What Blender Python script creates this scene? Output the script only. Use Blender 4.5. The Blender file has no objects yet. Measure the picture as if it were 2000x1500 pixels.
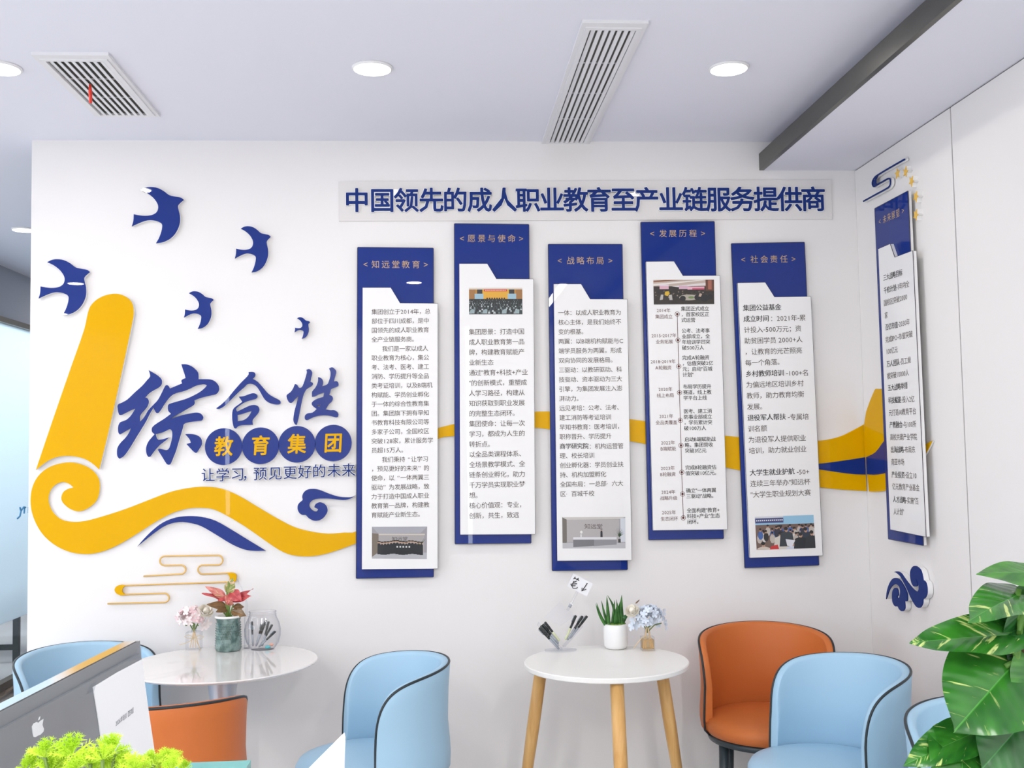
import bpy, math, random
import numpy as np
from mathutils import Vector, Matrix
from mathutils.geometry import tessellate_polygon

# ------------------------------------------------------------------ camera, world, exposure
SC = bpy.context.scene
COL = SC.collection
FPX = 2050.0
YAW, PITCH, ROLL = [math.radians(a) for a in (4.02, 3.45, -1.03)]
CAM = np.array([0.0, -4.2, 1.51])
_f = np.array([math.sin(YAW)*math.cos(PITCH), math.cos(YAW)*math.cos(PITCH), math.sin(PITCH)])
_r0 = np.array([math.cos(YAW), -math.sin(YAW), 0.0]); _u0 = np.cross(_r0, _f)
_R = math.cos(ROLL)*_r0 + math.sin(ROLL)*_u0
_U = -math.sin(ROLL)*_r0 + math.cos(ROLL)*_u0
cd = bpy.data.cameras.new('camera'); cam = bpy.data.objects.new('camera', cd); COL.objects.link(cam)
cd.sensor_width = 36.0; cd.lens = FPX*36.0/2000.0; cd.clip_start = 0.05
cam.matrix_world = Matrix(((_R[0], _U[0], -_f[0], CAM[0]), (_R[1], _U[1], -_f[1], CAM[1]), (_R[2], _U[2], -_f[2], CAM[2]), (0, 0, 0, 1)))
SC.camera = cam
w = bpy.data.worlds.new('world'); SC.world = w; w.use_nodes = True
w.node_tree.nodes['Background'].inputs[0].default_value = (0.80, 0.88, 1.0, 1)
w.node_tree.nodes['Background'].inputs[1].default_value = 1.0
SC.view_settings.view_transform = 'Standard'; SC.view_settings.look = 'None'
SC.cycles.transparent_max_bounces = 32; SC.view_settings.gamma = 1.0; SC.view_settings.use_curve_mapping = False
SC.view_settings.exposure = -1.03
LIN, FILL_WIN = 88.0, 130.0

def hit(px, py, ax, v):
    d = _f + _R*(px-1000.0)/FPX - _U*(py-750.0)/FPX
    t = (v-CAM[ax])/d[ax]
    return CAM + t*d

# ------------------------------------------------------------------ materials
def mat(name, col, rough=0.5, metal=0.0, spec=0.5, emit=None, estr=0.0, trans=0.0, ior=1.45, alpha=1.0, coat=0.0, bump=None, coat_rough=0.03):
    m = bpy.data.materials.new(name); m.use_nodes = True
    b = m.node_tree.nodes['Principled BSDF']
    b.inputs['Base Color'].default_value = (*col, 1); b.inputs['Roughness'].default_value = rough
    b.inputs['Metallic'].default_value = metal; b.inputs['Specular IOR Level'].default_value = spec
    b.inputs['Transmission Weight'].default_value = trans; b.inputs['IOR'].default_value = ior
    b.inputs['Alpha'].default_value = alpha; b.inputs['Coat Weight'].default_value = coat
    b.inputs['Coat Roughness'].default_value = coat_rough
    if emit: b.inputs['Emission Color'].default_value = (*emit, 1); b.inputs['Emission Strength'].default_value = estr
    if bump:
        nt = m.node_tree
        n = nt.nodes.new('ShaderNodeTexNoise'); n.inputs['Scale'].default_value = bump[0]; n.inputs['Detail'].default_value = 4
        tc = nt.nodes.new('ShaderNodeTexCoord'); nt.links.new(tc.outputs['Object'], n.inputs['Vector'])
        bp = nt.nodes.new('ShaderNodeBump'); bp.inputs['Strength'].default_value = bump[1]; bp.inputs['Distance'].default_value = bump[2]
        nt.links.new(n.outputs['Fac'], bp.inputs['Height']); nt.links.new(bp.outputs['Normal'], b.inputs['Normal'])
    return m
def noisy(m, c1, c2, scale, lo=0.35, hi=0.65, detail=4, stretch=None, coord='Object', dist=0.0):
    nt = m.node_tree; b = nt.nodes['Principled BSDF']
    tc = nt.nodes.new('ShaderNodeTexCoord'); mp = nt.nodes.new('ShaderNodeMapping'); n = nt.nodes.new('ShaderNodeTexNoise')
    n.inputs['Scale'].default_value = scale; n.inputs['Detail'].default_value = detail; n.inputs['Distortion'].default_value = dist
    if stretch: mp.inputs['Scale'].default_value = stretch
    cr = nt.nodes.new('ShaderNodeValToRGB'); cr.color_ramp.elements[0].position = lo; cr.color_ramp.elements[1].position = hi
    cr.color_ramp.elements[0].color = (*c1, 1); cr.color_ramp.elements[1].color = (*c2, 1)
    nt.links.new(tc.outputs[coord], mp.inputs['Vector']); nt.links.new(mp.outputs['Vector'], n.inputs['Vector'])
    nt.links.new(n.outputs['Fac'], cr.inputs['Fac']); nt.links.new(cr.outputs['Color'], b.inputs['Base Color'])
    return m
def leaf_mat(name, dark, lite, cream, amount, rough=0.3):
    m = bpy.data.materials.new(name); m.use_nodes = True; nt = m.node_tree; b = nt.nodes['Principled BSDF']
    b.inputs['Roughness'].default_value = rough; b.inputs['Coat Weight'].default_value = 0.25; b.inputs['Coat Roughness'].default_value = 0.25
    N = nt.nodes.new; L = nt.links.new
    uv = N('ShaderNodeUVMap'); uv.uv_map = 'UVMap'
    sp = N('ShaderNodeSeparateXYZ'); L(uv.outputs['UV'], sp.inputs[0])
    ab = N('ShaderNodeMath'); ab.operation = 'ABSOLUTE'; L(sp.outputs['Y'], ab.inputs[0])
    ma = N('ShaderNodeMath'); ma.operation = 'MULTIPLY_ADD'; L(ab.outputs[0], ma.inputs[0]); ma.inputs[1].default_value = -0.75; L(sp.outputs['X'], ma.inputs[2])
    # lateral veins run along constant (x - k|y|)
    mu = N('ShaderNodeMath'); mu.operation = 'MULTIPLY'; L(ma.outputs[0], mu.inputs[0]); mu.inputs[1].default_value = 48.0
    si = N('ShaderNodeMath'); si.operation = 'SINE'; L(mu.outputs[0], si.inputs[0])
    cb = N('ShaderNodeCombineXYZ'); L(ma.outputs[0], cb.inputs[0]); L(sp.outputs['Y'], cb.inputs[1])
    oi = N('ShaderNodeObjectInfo'); L(oi.outputs['Random'], cb.inputs[2])
    mp = N('ShaderNodeMapping'); mp.inputs['Scale'].default_value = (14, 2.6, 9); L(cb.outputs[0], mp.inputs['Vector'])
    n = N('ShaderNodeTexNoise'); n.inputs['Scale'].default_value = 1.0; n.inputs['Detail'].default_value = 4; L(mp.outputs[0], n.inputs['Vector'])
    n2 = N('ShaderNodeTexNoise'); n2.inputs['Scale'].default_value = 3.0; L(cb.outputs[0], n2.inputs['Vector'])
    r2 = N('ShaderNodeValToRGB'); r2.color_ramp.elements[0].color = (*dark, 1); r2.color_ramp.elements[1].color = (*lite, 1)
    r2.color_ramp.elements[0].position = 0.35; r2.color_ramp.elements[1].position = 0.68; L(n2.outputs['Fac'], r2.inputs['Fac'])
    r1 = N('ShaderNodeValToRGB'); r1.color_ramp.elements[0].position = amount; r1.color_ramp.elements[1].position = amount+0.07; L(n.outputs['Fac'], r1.inputs['Fac'])
    mx = N('ShaderNodeMix'); mx.data_type = 'RGBA'; L(r1.outputs['Color'], mx.inputs[0]); L(r2.outputs['Color'], mx.inputs[6]); mx.inputs[7].default_value = (*cream, 1)
    # midrib
    lt = N('ShaderNodeMath'); lt.operation = 'LESS_THAN'; L(ab.outputs[0], lt.inputs[0]); lt.inputs[1].default_value = 0.007
    m2 = N('ShaderNodeMix'); m2.data_type = 'RGBA'; L(lt.outputs[0], m2.inputs[0]); L(mx.outputs[2], m2.inputs[6]); m2.inputs[7].default_value = (*[min(1, c*1.25+0.015) for c in lite], 1)
    L(m2.outputs[2], b.inputs['Base Color'])
    bp = N('ShaderNodeBump'); bp.inputs['Strength'].default_value = 0.09; bp.inputs['Distance'].default_value = 0.004; L(si.outputs[0], bp.inputs['Height']); L(bp.outputs[0], b.inputs['Normal'])
    return m
def vcol_mat(name, rough=0.4):
    m = mat(name, (1, 1, 1), rough, coat=0.25, coat_rough=0.02); nt = m.node_tree
    a = nt.nodes.new('ShaderNodeAttribute'); a.attribute_name = 'Col'
    nt.links.new(a.outputs['Color'], nt.nodes['Principled BSDF'].inputs['Base Color'])
    return m
M = {}
M['wall'] = mat('wall_paint', (0.84, 0.825, 0.82), 0.75, spec=0.25, bump=(90, 0.05, 0.002))
M['ceil'] = mat('ceiling_paint', (0.82, 0.83, 0.91), 0.85, spec=0.1, bump=(60, 0.03, 0.002))
M['panelwall'] = mat('wall_panel_laminate', (0.88, 0.86, 0.845), 0.45, spec=0.35)
M['floor'] = noisy(mat('floor_vinyl', (0.3, 0.3, 0.3), 0.35), (0.60, 0.59, 0.60), (0.68, 0.67, 0.68), 3)
M['carpet'] = noisy(mat('dark_patterned_floor', (0.1, 0.07, 0.05), 0.25), (0.05, 0.035, 0.025), (0.28, 0.20, 0.15), 5, stretch=(1, 0.25, 1), dist=2)
M['blue'] = mat('blue_acrylic', (0.008, 0.030, 0.215), 0.5, spec=0.05, coat=0.55, coat_rough=0.01)
M['blue2'] = mat('blue_lettering', (0.014, 0.036, 0.19), 0.5, spec=0.1)
M['yellow'] = mat('yellow_acrylic', (0.74, 0.40, 0.0), 0.5, spec=0.02, coat=0.25, coat_rough=0.01)
M['white_ac'] = mat('white_acrylic', (0.86, 0.855, 0.85), 0.5, spec=0.1, coat=0.5, coat_rough=0.01)
M['sign_ac'] = mat('title_strip_acrylic', (0.76, 0.74, 0.73), 0.5, spec=0.1, coat=0.5, coat_rough=0.01)
M['edge'] = mat('dark_board_edge', (0.03, 0.03, 0.05), 0.4)
M['gold'] = mat('gold_lettering', (0.50, 0.35, 0.17), 0.4)
M['goldline'] = mat('gold_line', (0.72, 0.45, 0.13), 0.35, metal=0.3)
M['star'] = mat('star_gold', (0.85, 0.52, 0.08), 0.35)
M['ink'] = mat('dark_print', (0.075, 0.05, 0.04), 0.5)
M['inkbold'] = mat('black_print', (0.015, 0.012, 0.012), 0.5)
M['maroon'] = mat('maroon_print', (0.10, 0.02, 0.015), 0.5)
M['greyink'] = mat('grey_print', (0.12, 0.12, 0.16), 0.5)
M['glyphwhite'] = mat('letter_body_white', (0.88, 0.88, 0.88), 0.5)
M['photo'] = vcol_mat('photo_print')
M['metal'] = mat('fascia_metal', (0.10, 0.10, 0.09), 0.32, metal=0.85)
M['ventw'] = mat('vent_white', (0.80, 0.80, 0.82), 0.5)
M['ventd'] = mat('vent_dark', (0.16, 0.16, 0.14), 0.8)
M['lamp'] = mat('lamp_diffuser', (1, 1, 1), 0.5, emit=(1, 0.97, 0.9), estr=9.0)
M['winlight'] = mat('daylight_pane', (1, 1, 1), 0.5, emit=(0.85, 0.93, 1.0), estr=22.0)
M['lamprim'] = mat('lamp_rim', (0.85, 0.85, 0.85), 0.4)
M['red'] = mat('red_ribbon', (0.75, 0.05, 0.03), 0.5)
M['gap'] = mat('dark_joint', (0.03, 0.03, 0.03), 0.6)
M['cblue'] = mat('blue_leatherette', (0.37, 0.575, 0.74), 0.42, spec=0.4, bump=(400, 0.05, 0.0005))
M['corange'] = mat('orange_leatherette', (0.60, 0.165, 0.04), 0.45, spec=0.4, bump=(400, 0.05, 0.0005))
M['pipe'] = mat('dark_piping', (0.02, 0.03, 0.035), 0.4)
M['cmetal'] = mat('dark_chair_metal', (0.035, 0.05, 0.06), 0.35, spec=0.5)
M['wtop'] = mat('white_laminate', (0.88, 0.87, 0.84), 0.35)
M['marble'] = noisy(mat('white_marble', (0.86, 0.84, 0.82), 0.06, coat=0.6), (0.86, 0.84, 0.82), (0.80, 0.77, 0.75), 2.2, 0.52, 0.60, 8, dist=1.5)
M['ped'] = mat('pedestal_metal', (0.62, 0.63, 0.68), 0.3, metal=0.4)
M['wood'] = noisy(mat('beech_wood', (0.7, 0.4, 0.15), 0.4), (0.62, 0.33, 0.10), (0.80, 0.50, 0.20), 7, 0.3, 0.7, 6, stretch=(4, 4, 0.45), dist=1.2)
def clear(name, tint, edge, gloss=0.05):
    """thin clear walls: see-through with a fresnel sheen and slightly darker rims"""
    m = bpy.data.materials.new(name); m.use_nodes = True; nt = m.node_tree; N = nt.nodes.new; L = nt.links.new; nt.nodes.remove(nt.nodes['Principled BSDF'])
    lw = N('ShaderNodeLayerWeight'); lw.inputs[0].default_value = 0.35; cr = N('ShaderNodeValToRGB'); cr.color_ramp.elements[0].color = (*tint, 1); cr.color_ramp.elements[1].color = (*edge, 1); cr.color_ramp.elements[0].position = 0.25; cr.color_ramp.elements[1].position = 0.95
    t = N('ShaderNodeBsdfTransparent'); L(lw.outputs['Facing'], cr.inputs[0]); L(cr.outputs[0], t.inputs[0])
    g = N('ShaderNodeBsdfGlossy'); g.inputs['Roughness'].default_value = gloss; pw = N('ShaderNodeMath'); pw.operation = 'POWER'; L(lw.outputs['Facing'], pw.inputs[0]); pw.inputs[1].default_value = 4.0
    fr = N('ShaderNodeMath'); fr.operation = 'MULTIPLY_ADD'; L(pw.outputs[0], fr.inputs[0]); fr.inputs[1].default_value = 0.45; fr.inputs[2].default_value = 0.04
    mx = N('ShaderNodeMixShader'); L(fr.outputs[0], mx.inputs[0]); L(t.outputs[0], mx.inputs[1]); L(g.outputs[0], mx.inputs[2]); L(mx.outputs[0], nt.nodes['Material Output'].inputs['Surface']); return m
M['glass'] = clear('clear_glass', (0.985, 0.985, 0.99), (0.78, 0.80, 0.84))
M['pane'] = clear('window_glass', (0.97, 0.98, 0.98), (0.93, 0.95, 0.95))
M['acry'] = clear('clear_acrylic', (0.97, 0.975, 0.985), (0.84, 0.86, 0.90))
M['liquid'] = clear('amber_liquid', (0.95, 0.83, 0.62), (0.8, 0.62, 0.35))
M['greenglass'] = noisy(mat('green_ribbed_glass', (0.12, 0.20, 0.18), 0.15, coat=0.8), (0.07, 0.13, 0.115), (0.20, 0.30, 0.28), 40, 0.4, 0.62)
M['ceramic'] = mat('white_ceramic', (0.88, 0.88, 0.88), 0.15, coat=0.5)
M['aloe'] = noisy(mat('aloe_green', (0.03, 0.14, 0.03), 0.4), (0.015, 0.085, 0.012), (0.05, 0.19, 0.03), 30)
M['moss'] = noisy(mat('moss', (0.15, 0.3, 0.03), 0.8), (0.08, 0.2, 0.02), (0.30, 0.45, 0.06), 120)
M['petalblue'] = mat('pale_blue_petal', (0.74, 0.82, 0.93), 0.6, spec=0.2)
M['petalpink'] = mat('pink_petal', (0.94, 0.70, 0.73), 0.6, spec=0.2)
M['petalpink2'] = mat('light_pink_petal', (0.96, 0.86, 0.86), 0.6, spec=0.2)
M['rose'] = mat('cream_rose', (0.90, 0.86, 0.76), 0.6, spec=0.2)
M['stem'] = mat('flower_stem', (0.16, 0.25, 0.06), 0.5)
M['straw'] = mat('raffia', (0.72, 0.58, 0.36), 0.6)
M['stickw'] = mat('diffuser_stick', (0.80, 0.60, 0.35), 0.6)
M['pink_leaf'] = leaf_mat('pink_leaf', (0.50, 0.10, 0.09), (0.80, 0.33, 0.27), (0.62, 0.55, 0.25), 0.62, 0.4)
M['red_leaf'] = leaf_mat('red_leaf', (0.38, 0.03, 0.04), (0.62, 0.10, 0.10), (0.30, 0.12, 0.06), 0.7, 0.4)
M['brown_leaf'] = leaf_mat('brown_leaf', (0.13, 0.08, 0.03), (0.26, 0.15, 0.06), (0.2, 0.2, 0.05), 0.7, 0.4)
M['greenpink_leaf'] = leaf_mat('green_pink_leaf', (0.18, 0.27, 0.05), (0.42, 0.45, 0.16), (0.85, 0.50, 0.42), 0.50, 0.4)
M['pothos'] = leaf_mat('pothos_leaf', (0.012, 0.10, 0.012), (0.035, 0.21, 0.018), (0.50, 0.62, 0.20), 0.59, 0.25)
M['pothos_plain'] = leaf_mat('pothos_plain', (0.02, 0.12, 0.014), (0.06, 0.24, 0.025), (0.3, 0.5, 0.1), 0.8, 0.3)
M['pothos_dark'] = leaf_mat('pothos_dark', (0.012, 0.09, 0.015), (0.025, 0.16, 0.03), (0.4, 0.55, 0.2), 0.72, 0.3)
M['pstem'] = mat('pothos_stem', (0.10, 0.25, 0.04), 0.45)
M['coir'] = noisy(mat('coir_pole', (0.12, 0.08, 0.04), 0.9), (0.06, 0.04, 0.02), (0.2, 0.13, 0.07), 60)
M['pen'] = mat('black_pen', (0.02, 0.025, 0.025), 0.3)
M['penclear'] = mat('pen_grey_section', (0.35, 0.38, 0.42), 0.2)
M['penlabel'] = mat('pen_label', (0.62, 0.66, 0.42), 0.5)
M['paper'] = mat('white_paper', (0.84, 0.85, 0.88), 0.7, spec=0.2)
M['macback'] = noisy(mat('monitor_back', (0.16, 0.165, 0.18), 0.3, spec=0.3, coat=0.2), (0.21, 0.225, 0.245), (0.26, 0.275, 0.295), 3)
M['maclogo'] = mat('monitor_logo', (0.75, 0.77, 0.8), 0.25)
M['macedge'] = mat('monitor_edge', (0.75, 0.74, 0.72), 0.12, metal=0.9)
M['macblack'] = mat('monitor_seam', (0.015, 0.015, 0.02), 0.3)
M['lime'] = noisy(mat('lime_plastic_leaf', (0.45, 0.75, 0.03), 0.5), (0.38, 0.66, 0.015), (0.66, 0.90, 0.07), 45)
M['teal'] = mat('teal_plastic', (0.0, 0.33, 0.32), 0.2, coat=0.6)
M['candyb'] = mat('turquoise_candy', (0.1, 0.55, 0.60), 0.3)
M['candyp'] = mat('pink_candy', (0.85, 0.42, 0.32), 0.3)
def frost_mat():
    m = bpy.data.materials.new('frosted_film'); m.use_nodes = True; nt = m.node_tree; o = nt.nodes['Material Output']
    a = nt.nodes.new('ShaderNodeBsdfTranslucent'); a.inputs[0].default_value = (0.86, 0.95, 1.0, 1)
    b = nt.nodes['Principled BSDF']; b.inputs['Base Color'].default_value = (0.8, 0.87, 0.9, 1); b.inputs['Roughness'].default_value = 0.3
    mx = nt.nodes.new('ShaderNodeMixShader'); mx.inputs[0].default_value = 0.3; nt.links.new(a.outputs[0], mx.inputs[1]); nt.links.new(b.outputs[0], mx.inputs[2]); nt.links.new(mx.outputs[0], o.inputs['Surface']); return m
M['frost'] = frost_mat()
M['tframe'] = mat('grey_bronze_frame', (0.22, 0.20, 0.17), 0.4, metal=0.5)
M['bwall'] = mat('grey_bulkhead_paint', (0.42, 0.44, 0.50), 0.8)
M['farwood'] = mat('dark_desk', (0.03, 0.045, 0.05), 0.3)
M['logo_blue'] = mat('film_logo_blue', (0.15, 0.45, 0.75), 0.5)

# ------------------------------------------------------------------ object helpers
def wloc(o):
    v = np.zeros(3)
    while o is not None:
        v = v + np.array(o.location); o = o.parent
    return v
def add(name, V, F, m, parent=None, smooth=False, kind=None, label=None, cat=None, group=None, local=False, uv=None, cols=None, midx=None):
    V = np.asarray(V, float).reshape(-1, 3)
    if parent is not None and not local: V = V - wloc(parent)
    off = np.zeros(3)
    if parent is None and kind != 'structure':
        off = np.array([(V[:, 0].min()+V[:, 0].max())/2, (V[:, 1].min()+V[:, 1].max())/2, V[:, 2].min()]); V = V-off
    me = bpy.data.meshes.new(name); me.from_pydata(V.tolist(), [], [tuple(int(i) for i in f) for f in F])
    ms = m if isinstance(m, (list, tuple)) else [m]
    for x in ms: me.materials.append(x if not isinstance(x, str) else M[x])
    if midx is not None: me.polygons.foreach_set('material_index', midx)
    if smooth: me.polygons.foreach_set('use_smooth', [True]*len(me.polygons))
    if uv is not None:
        l = me.uv_layers.new(name='UVMap'); vi = np.zeros(len(me.loops), int); me.loops.foreach_get('vertex_index', vi)
        l.data.foreach_set('uv', np.asarray(uv, float)[vi].ravel())
    if cols is not None:
        a = me.color_attributes.new('Col', 'FLOAT_COLOR', 'POINT'); a.data.foreach_set('color', np.asarray(cols, float).ravel())
    me.update()
    o = bpy.data.objects.new(name, me); COL.objects.link(o); o.location = off
    if parent is not None: o.parent = parent
    tag(o, label, cat, group, kind)
    return o
def tag(o, label=None, cat=None, group=None, kind=None):
    if label: o['label'] = label
    if cat: o['category'] = cat
    if group: o['group'] = group
    if kind: o['kind'] = kind
    return o
def thing(name, label, cat, loc, group=None, rz=0.0):
    o = bpy.data.objects.new(name, None); o.empty_display_size = 0.05; COL.objects.link(o); o.location = loc; o.rotation_euler = (0, 0, rz)
    return tag(o, label, cat, group)
def copy_tree(o, parent=None):
    c = o.copy(); COL.objects.link(c); c.parent = parent
    for ch in list(o.children): copy_tree(ch, c)
    return c
def box(x0, x1, y0, y1, z0, z1):
    V = [(x, y, z) for x in (x0, x1) for y in (y0, y1) for z in (z0, z1)]
    F = [(0, 1, 3, 2), (4, 6, 7, 5), (0, 4, 5, 1), (2, 3, 7, 6), (0, 2, 6, 4), (1, 5, 7, 3)]
    return V, F
def merge(*parts):
    V, F = [], []
    for v, f in parts:
        o = len(V); V.extend([tuple(p) for p in v]); F.extend([tuple(i+o for i in q) for q in f])
    return V, F
def tube(P, r, n=8, cap=True, flat=None):
    P = [Vector(p) for p in P]; k = len(P); R = r if isinstance(r, (list, tuple)) else [r]*k
    V, F = [], []; prev = None
    for i, p in enumerate(P):
        t = (P[min(i+1, k-1)]-P[max(i-1, 0)])
        if t.length < 1e-9: t = Vector((0, 0, 1))
        t.normalize()
        if prev is None:
            a = Vector((0, 0, 1)) if abs(t.z) < 0.9 else Vector((1, 0, 0))
            x = t.cross(a).normalized()
        else:
            x = (prev - t*prev.dot(t)).normalized()
        prev = x; y = t.cross(x)
        for j in range(n):
            a = 2*math.pi*j/n; V.append(tuple(p + (x*math.cos(a)+y*math.sin(a))*R[i]))
    for i in range(k-1):
        for j in range(n): F.append((i*n+j, i*n+(j+1) % n, (i+1)*n+(j+1) % n, (i+1)*n+j))
    if cap: F.append(tuple(range(n-1, -1, -1))); F.append(tuple((k-1)*n+j for j in range(n)))
    return V, F
def lathe(prof, c=(0, 0, 0), n=40, sx=1.0, sy=1.0, close=False):
    V, F = [], []
    for r, z in prof:
        for j in range(n):
            a = 2*math.pi*j/n; V.append((c[0]+r*sx*math.cos(a), c[1]+r*sy*math.sin(a), c[2]+z))
    k = len(prof)
    for i in range(k-1):
        for j in range(n): F.append((i*n+j, i*n+(j+1) % n, (i+1)*n+(j+1) % n, (i+1)*n+j))
    if close:
        F.append(tuple(range(n-1, -1, -1))); F.append(tuple((k-1)*n+j for j in range(n)))
    return V, F
def ball(c, r, n=10, m=7, s=(1, 1, 1)):
    V = [(c[0], c[1], c[2]-r*s[2])]; F = []
    for i in range(1, m):
        t = math.pi*i/m
        for j in range(n):
            a = 2*math.pi*j/n; V.append((c[0]+r*s[0]*math.sin(t)*math.cos(a), c[1]+r*s[1]*math.sin(t)*math.sin(a), c[2]-r*s[2]*math.cos(t)))
    V.append((c[0], c[1], c[2]+r*s[2]))
    for j in range(n): F.append((0, 1+(j+1) % n, 1+j))
    for i in range(m-2):
        for j in range(n): a = 1+i*n; F.append((a+j, a+(j+1) % n, a+n+(j+1) % n, a+n+j))
    e = len(V)-1; a = 1+(m-2)*n
    for j in range(n): F.append((a+j, a+(j+1) % n, e))
    return V, F

# ------------------------------------------------------------------ flat shapes on the two walls
XR = 1.742
class Plane:                      # (u, v, off): off = distance in front of the wall
    def __init__(s, kind): s.kind = kind
    def pos(s, u, v, off): return (u, -off, v) if s.kind == 'back' else (XR-off, -u, v)
    def uv(s, px, py, off):
        h = hit(px, py, 1, -off) if s.kind == 'back' else hit(px, py, 0, XR-off)
        return (h[0], h[2]) if s.kind == 'back' else (-h[1], h[2])
BACK, RIGHT = Plane('back'), Plane('right')
def smooth_poly(P, it=3, corner=62):
    """Catmull-Rom through the points, sharp turns kept sharp"""
    n = len(P); P = [Vector(p) for p in P]; out = []
    T = []
    for i in range(n):
        a, b, c = P[i-1], P[i], P[(i+1) % n]
        d1, d2 = b-a, c-b
        if d1.length < 1e-9 or d2.length < 1e-9: T.append(None); continue
        ang = abs(math.degrees(d1.angle(d2)))
        T.append(None if ang > corner else (c-a)*0.5)
    for i in range(n):
        j = (i+1) % n; p0, p1 = P[i], P[j]; L = (p1-p0).length
        def tg(T_, fallback):
            if T_ is None: return fallback
            return T_.normalized()*L if T_.length > 1e-9 else fallback
        t0 = tg(T[i], (p1-p0)); t1 = tg(T[j], (p1-p0))
        for k in range(it):
            t = k/it; h00 = 2*t**3-3*t*t+1; h10 = t**3-2*t*t+t; h01 = -2*t**3+3*t*t; h11 = t**3-t*t
            out.append(tuple(p0*h00+t0*h10+p1*h01+t1*h11))
    return out
def fill(loops):
    pts = [Vector((p[0], p[1], 0)) for l in loops for p in l]
    tri = tessellate_polygon([[Vector((p[0], p[1], 0)) for p in l] for l in loops])
    out = []
    for a, b, c in tri:
        A = (pts[b]-pts[a]).cross(pts[c]-pts[a]).z
        if abs(A) < 1e-12: continue
        out.append((a, b, c) if A > 0 else (a, c, b))
    return [(p.x, p.y) for p in pts], out
def extrude(uv, tris, plane, o0, o1):
    """solid between wall distances o0 (rear) and o1 (front)"""
    n = len(uv); V = [plane.pos(u, v, o1) for u, v in uv]+[plane.pos(u, v, o0) for u, v in uv]
    F = [tuple(t) for t in tris]+[tuple(i+n for i in t[::-1]) for t in tris]
    ed = {}
    for t in tris:
        for k in range(len(t)):
            a, b = t[k], t[(k+1) % len(t)]
            if (b, a) in ed: del ed[(b, a)]
            else: ed[(a, b)] = 1
    for a, b in ed: F.append((b, a, a+n, b+n))
    return V, F
def plate(name, label, cat, loops_px, plane, front, face_mat, body='white_ac', face_t=0.003, back=0.002, group=None, corner=62, it=3, parent=None, face_label=None, smooth=True):
    """raised board: pale body on the wall with a coloured face; pixel outlines are unprojected to the board's own plane"""
    L = []
    for l in loops_px:
        l2 = [plane.uv(px, py, front) for px, py in l]
        L.append(smooth_poly(l2, it, corner) if smooth else l2)
    uv, tris = fill(L)
    V, F = extrude(uv, tris, plane, back, front-face_t)
    o = add(name, V, F, body, parent=parent, label=label, cat=cat, group=group)
    V, F = extrude(uv, tris, plane, front-face_t, front)
    add('face', V, F, face_mat, parent=o, label=face_label)
    return o
def zp(pts, ox, oy, s): return [(ox+x/s, oy+y/s) for x, y in pts]
# ------------------------------------------------------------------ room shell
ZC, ZS = 2.755, 2.635
def struct(name, V, F, m, parent=None, **k): return add(name, V, F, m, parent=parent, kind='structure' if parent is None else None, **k)
struct('floor', *box(-3.2, 2.0, -5.8, 5.0, -0.1, 0.0), 'floor')
struct('ceiling', *box(-5.1, 3.2, -5.8, 7.2, ZC, ZC+0.1), 'ceil')
struct('wall_back', *box(-1.588, XR+0.12, 0.0, 0.12, 0, ZC), 'wall')
wr = struct('wall_right', *box(XR+0.004, XR+0.12, -5.8, 0.0, 0, ZC), 'gap')
for (a, b) in ((0.0, -0.8165), (-0.8225, -2.02), (-2.026, -3.23), (-3.236, -5.8)):      # laminate panels with dark joints
    add('panel', *box(XR, XR+0.004, b, a-0.0012, 0, ZS-0.004 if a > -9 else ZC), 'panelwall', parent=wr)
struct('wall_rear', *box(-5.1, XR+0.12, -5.92, -5.8, 0, ZC), 'wall')
# lowered ceiling slab on the right with its metal edge
sf = struct('soffit', *box(1.3385, XR+0.004, -5.8, -0.0, ZS, ZS+0.062), 'ceil')
fs = struct('trim_1', *merge(box(1.333, 1.3385, -5.8, -0.012, ZS-0.003, ZS+0.066), box(1.3385, 1.352, -5.8, -0.012, ZS-0.003, ZS)), 'metal')
# ceiling lamps
def downlight(x, y, label):
    t = thing('downlight', label, 'ceiling light', (x, y, ZC-0.012), 'round recessed ceiling lights')
    add('rim', *lathe([(0.0605, 0.012), (0.0665, 0.012), (0.0665, 0.008), (0.063, 0.004), (0.0605, 0.004)], (x, y, ZC-0.012)), 'lamprim', parent=t, smooth=True)
    add('diffuser', *lathe([(0.0001, 0.0025), (0.045, 0.003), (0.0605, 0.0055), (0.0605, 0.012)], (x, y, ZC-0.012)), 'lamp', parent=t)
    ld = bpy.data.lights.new('lamp_light', 'AREA'); ld.shape = 'DISK'; ld.size = 0.108; ld.energy = DL; ld.color = (1.0, 0.94, 0.87)
    lo = bpy.data.objects.new('lamp_light', ld); COL.objects.link(lo); lo.parent = t; lo.location = (0, 0, 0.001)
DL = 6.8
downlight(-0.201, -0.822, 'round ceiling light between the two air vents, left of the long vent')
downlight(0.976, -0.845, 'round ceiling light between the long air vent and the dark metal edge')
downlight(-1.387, -0.80, 'round ceiling light cut by the left photo edge, beside the short air vent')
downlight(-2.26, 1.68, 'round ceiling light in the corridor beyond the left end of the white wall')
ld = bpy.data.lights.new('office_light', 'AREA'); ld.shape = 'RECTANGLE'; ld.size = 1.6; ld.size_y = 3.4; ld.energy = 190; ld.color = (0.88, 0.95, 1.0)
lo = bpy.data.objects.new('office_light', ld); COL.objects.link(lo); lo.location = (-4.0, 3.2, ZC-0.02)
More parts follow.
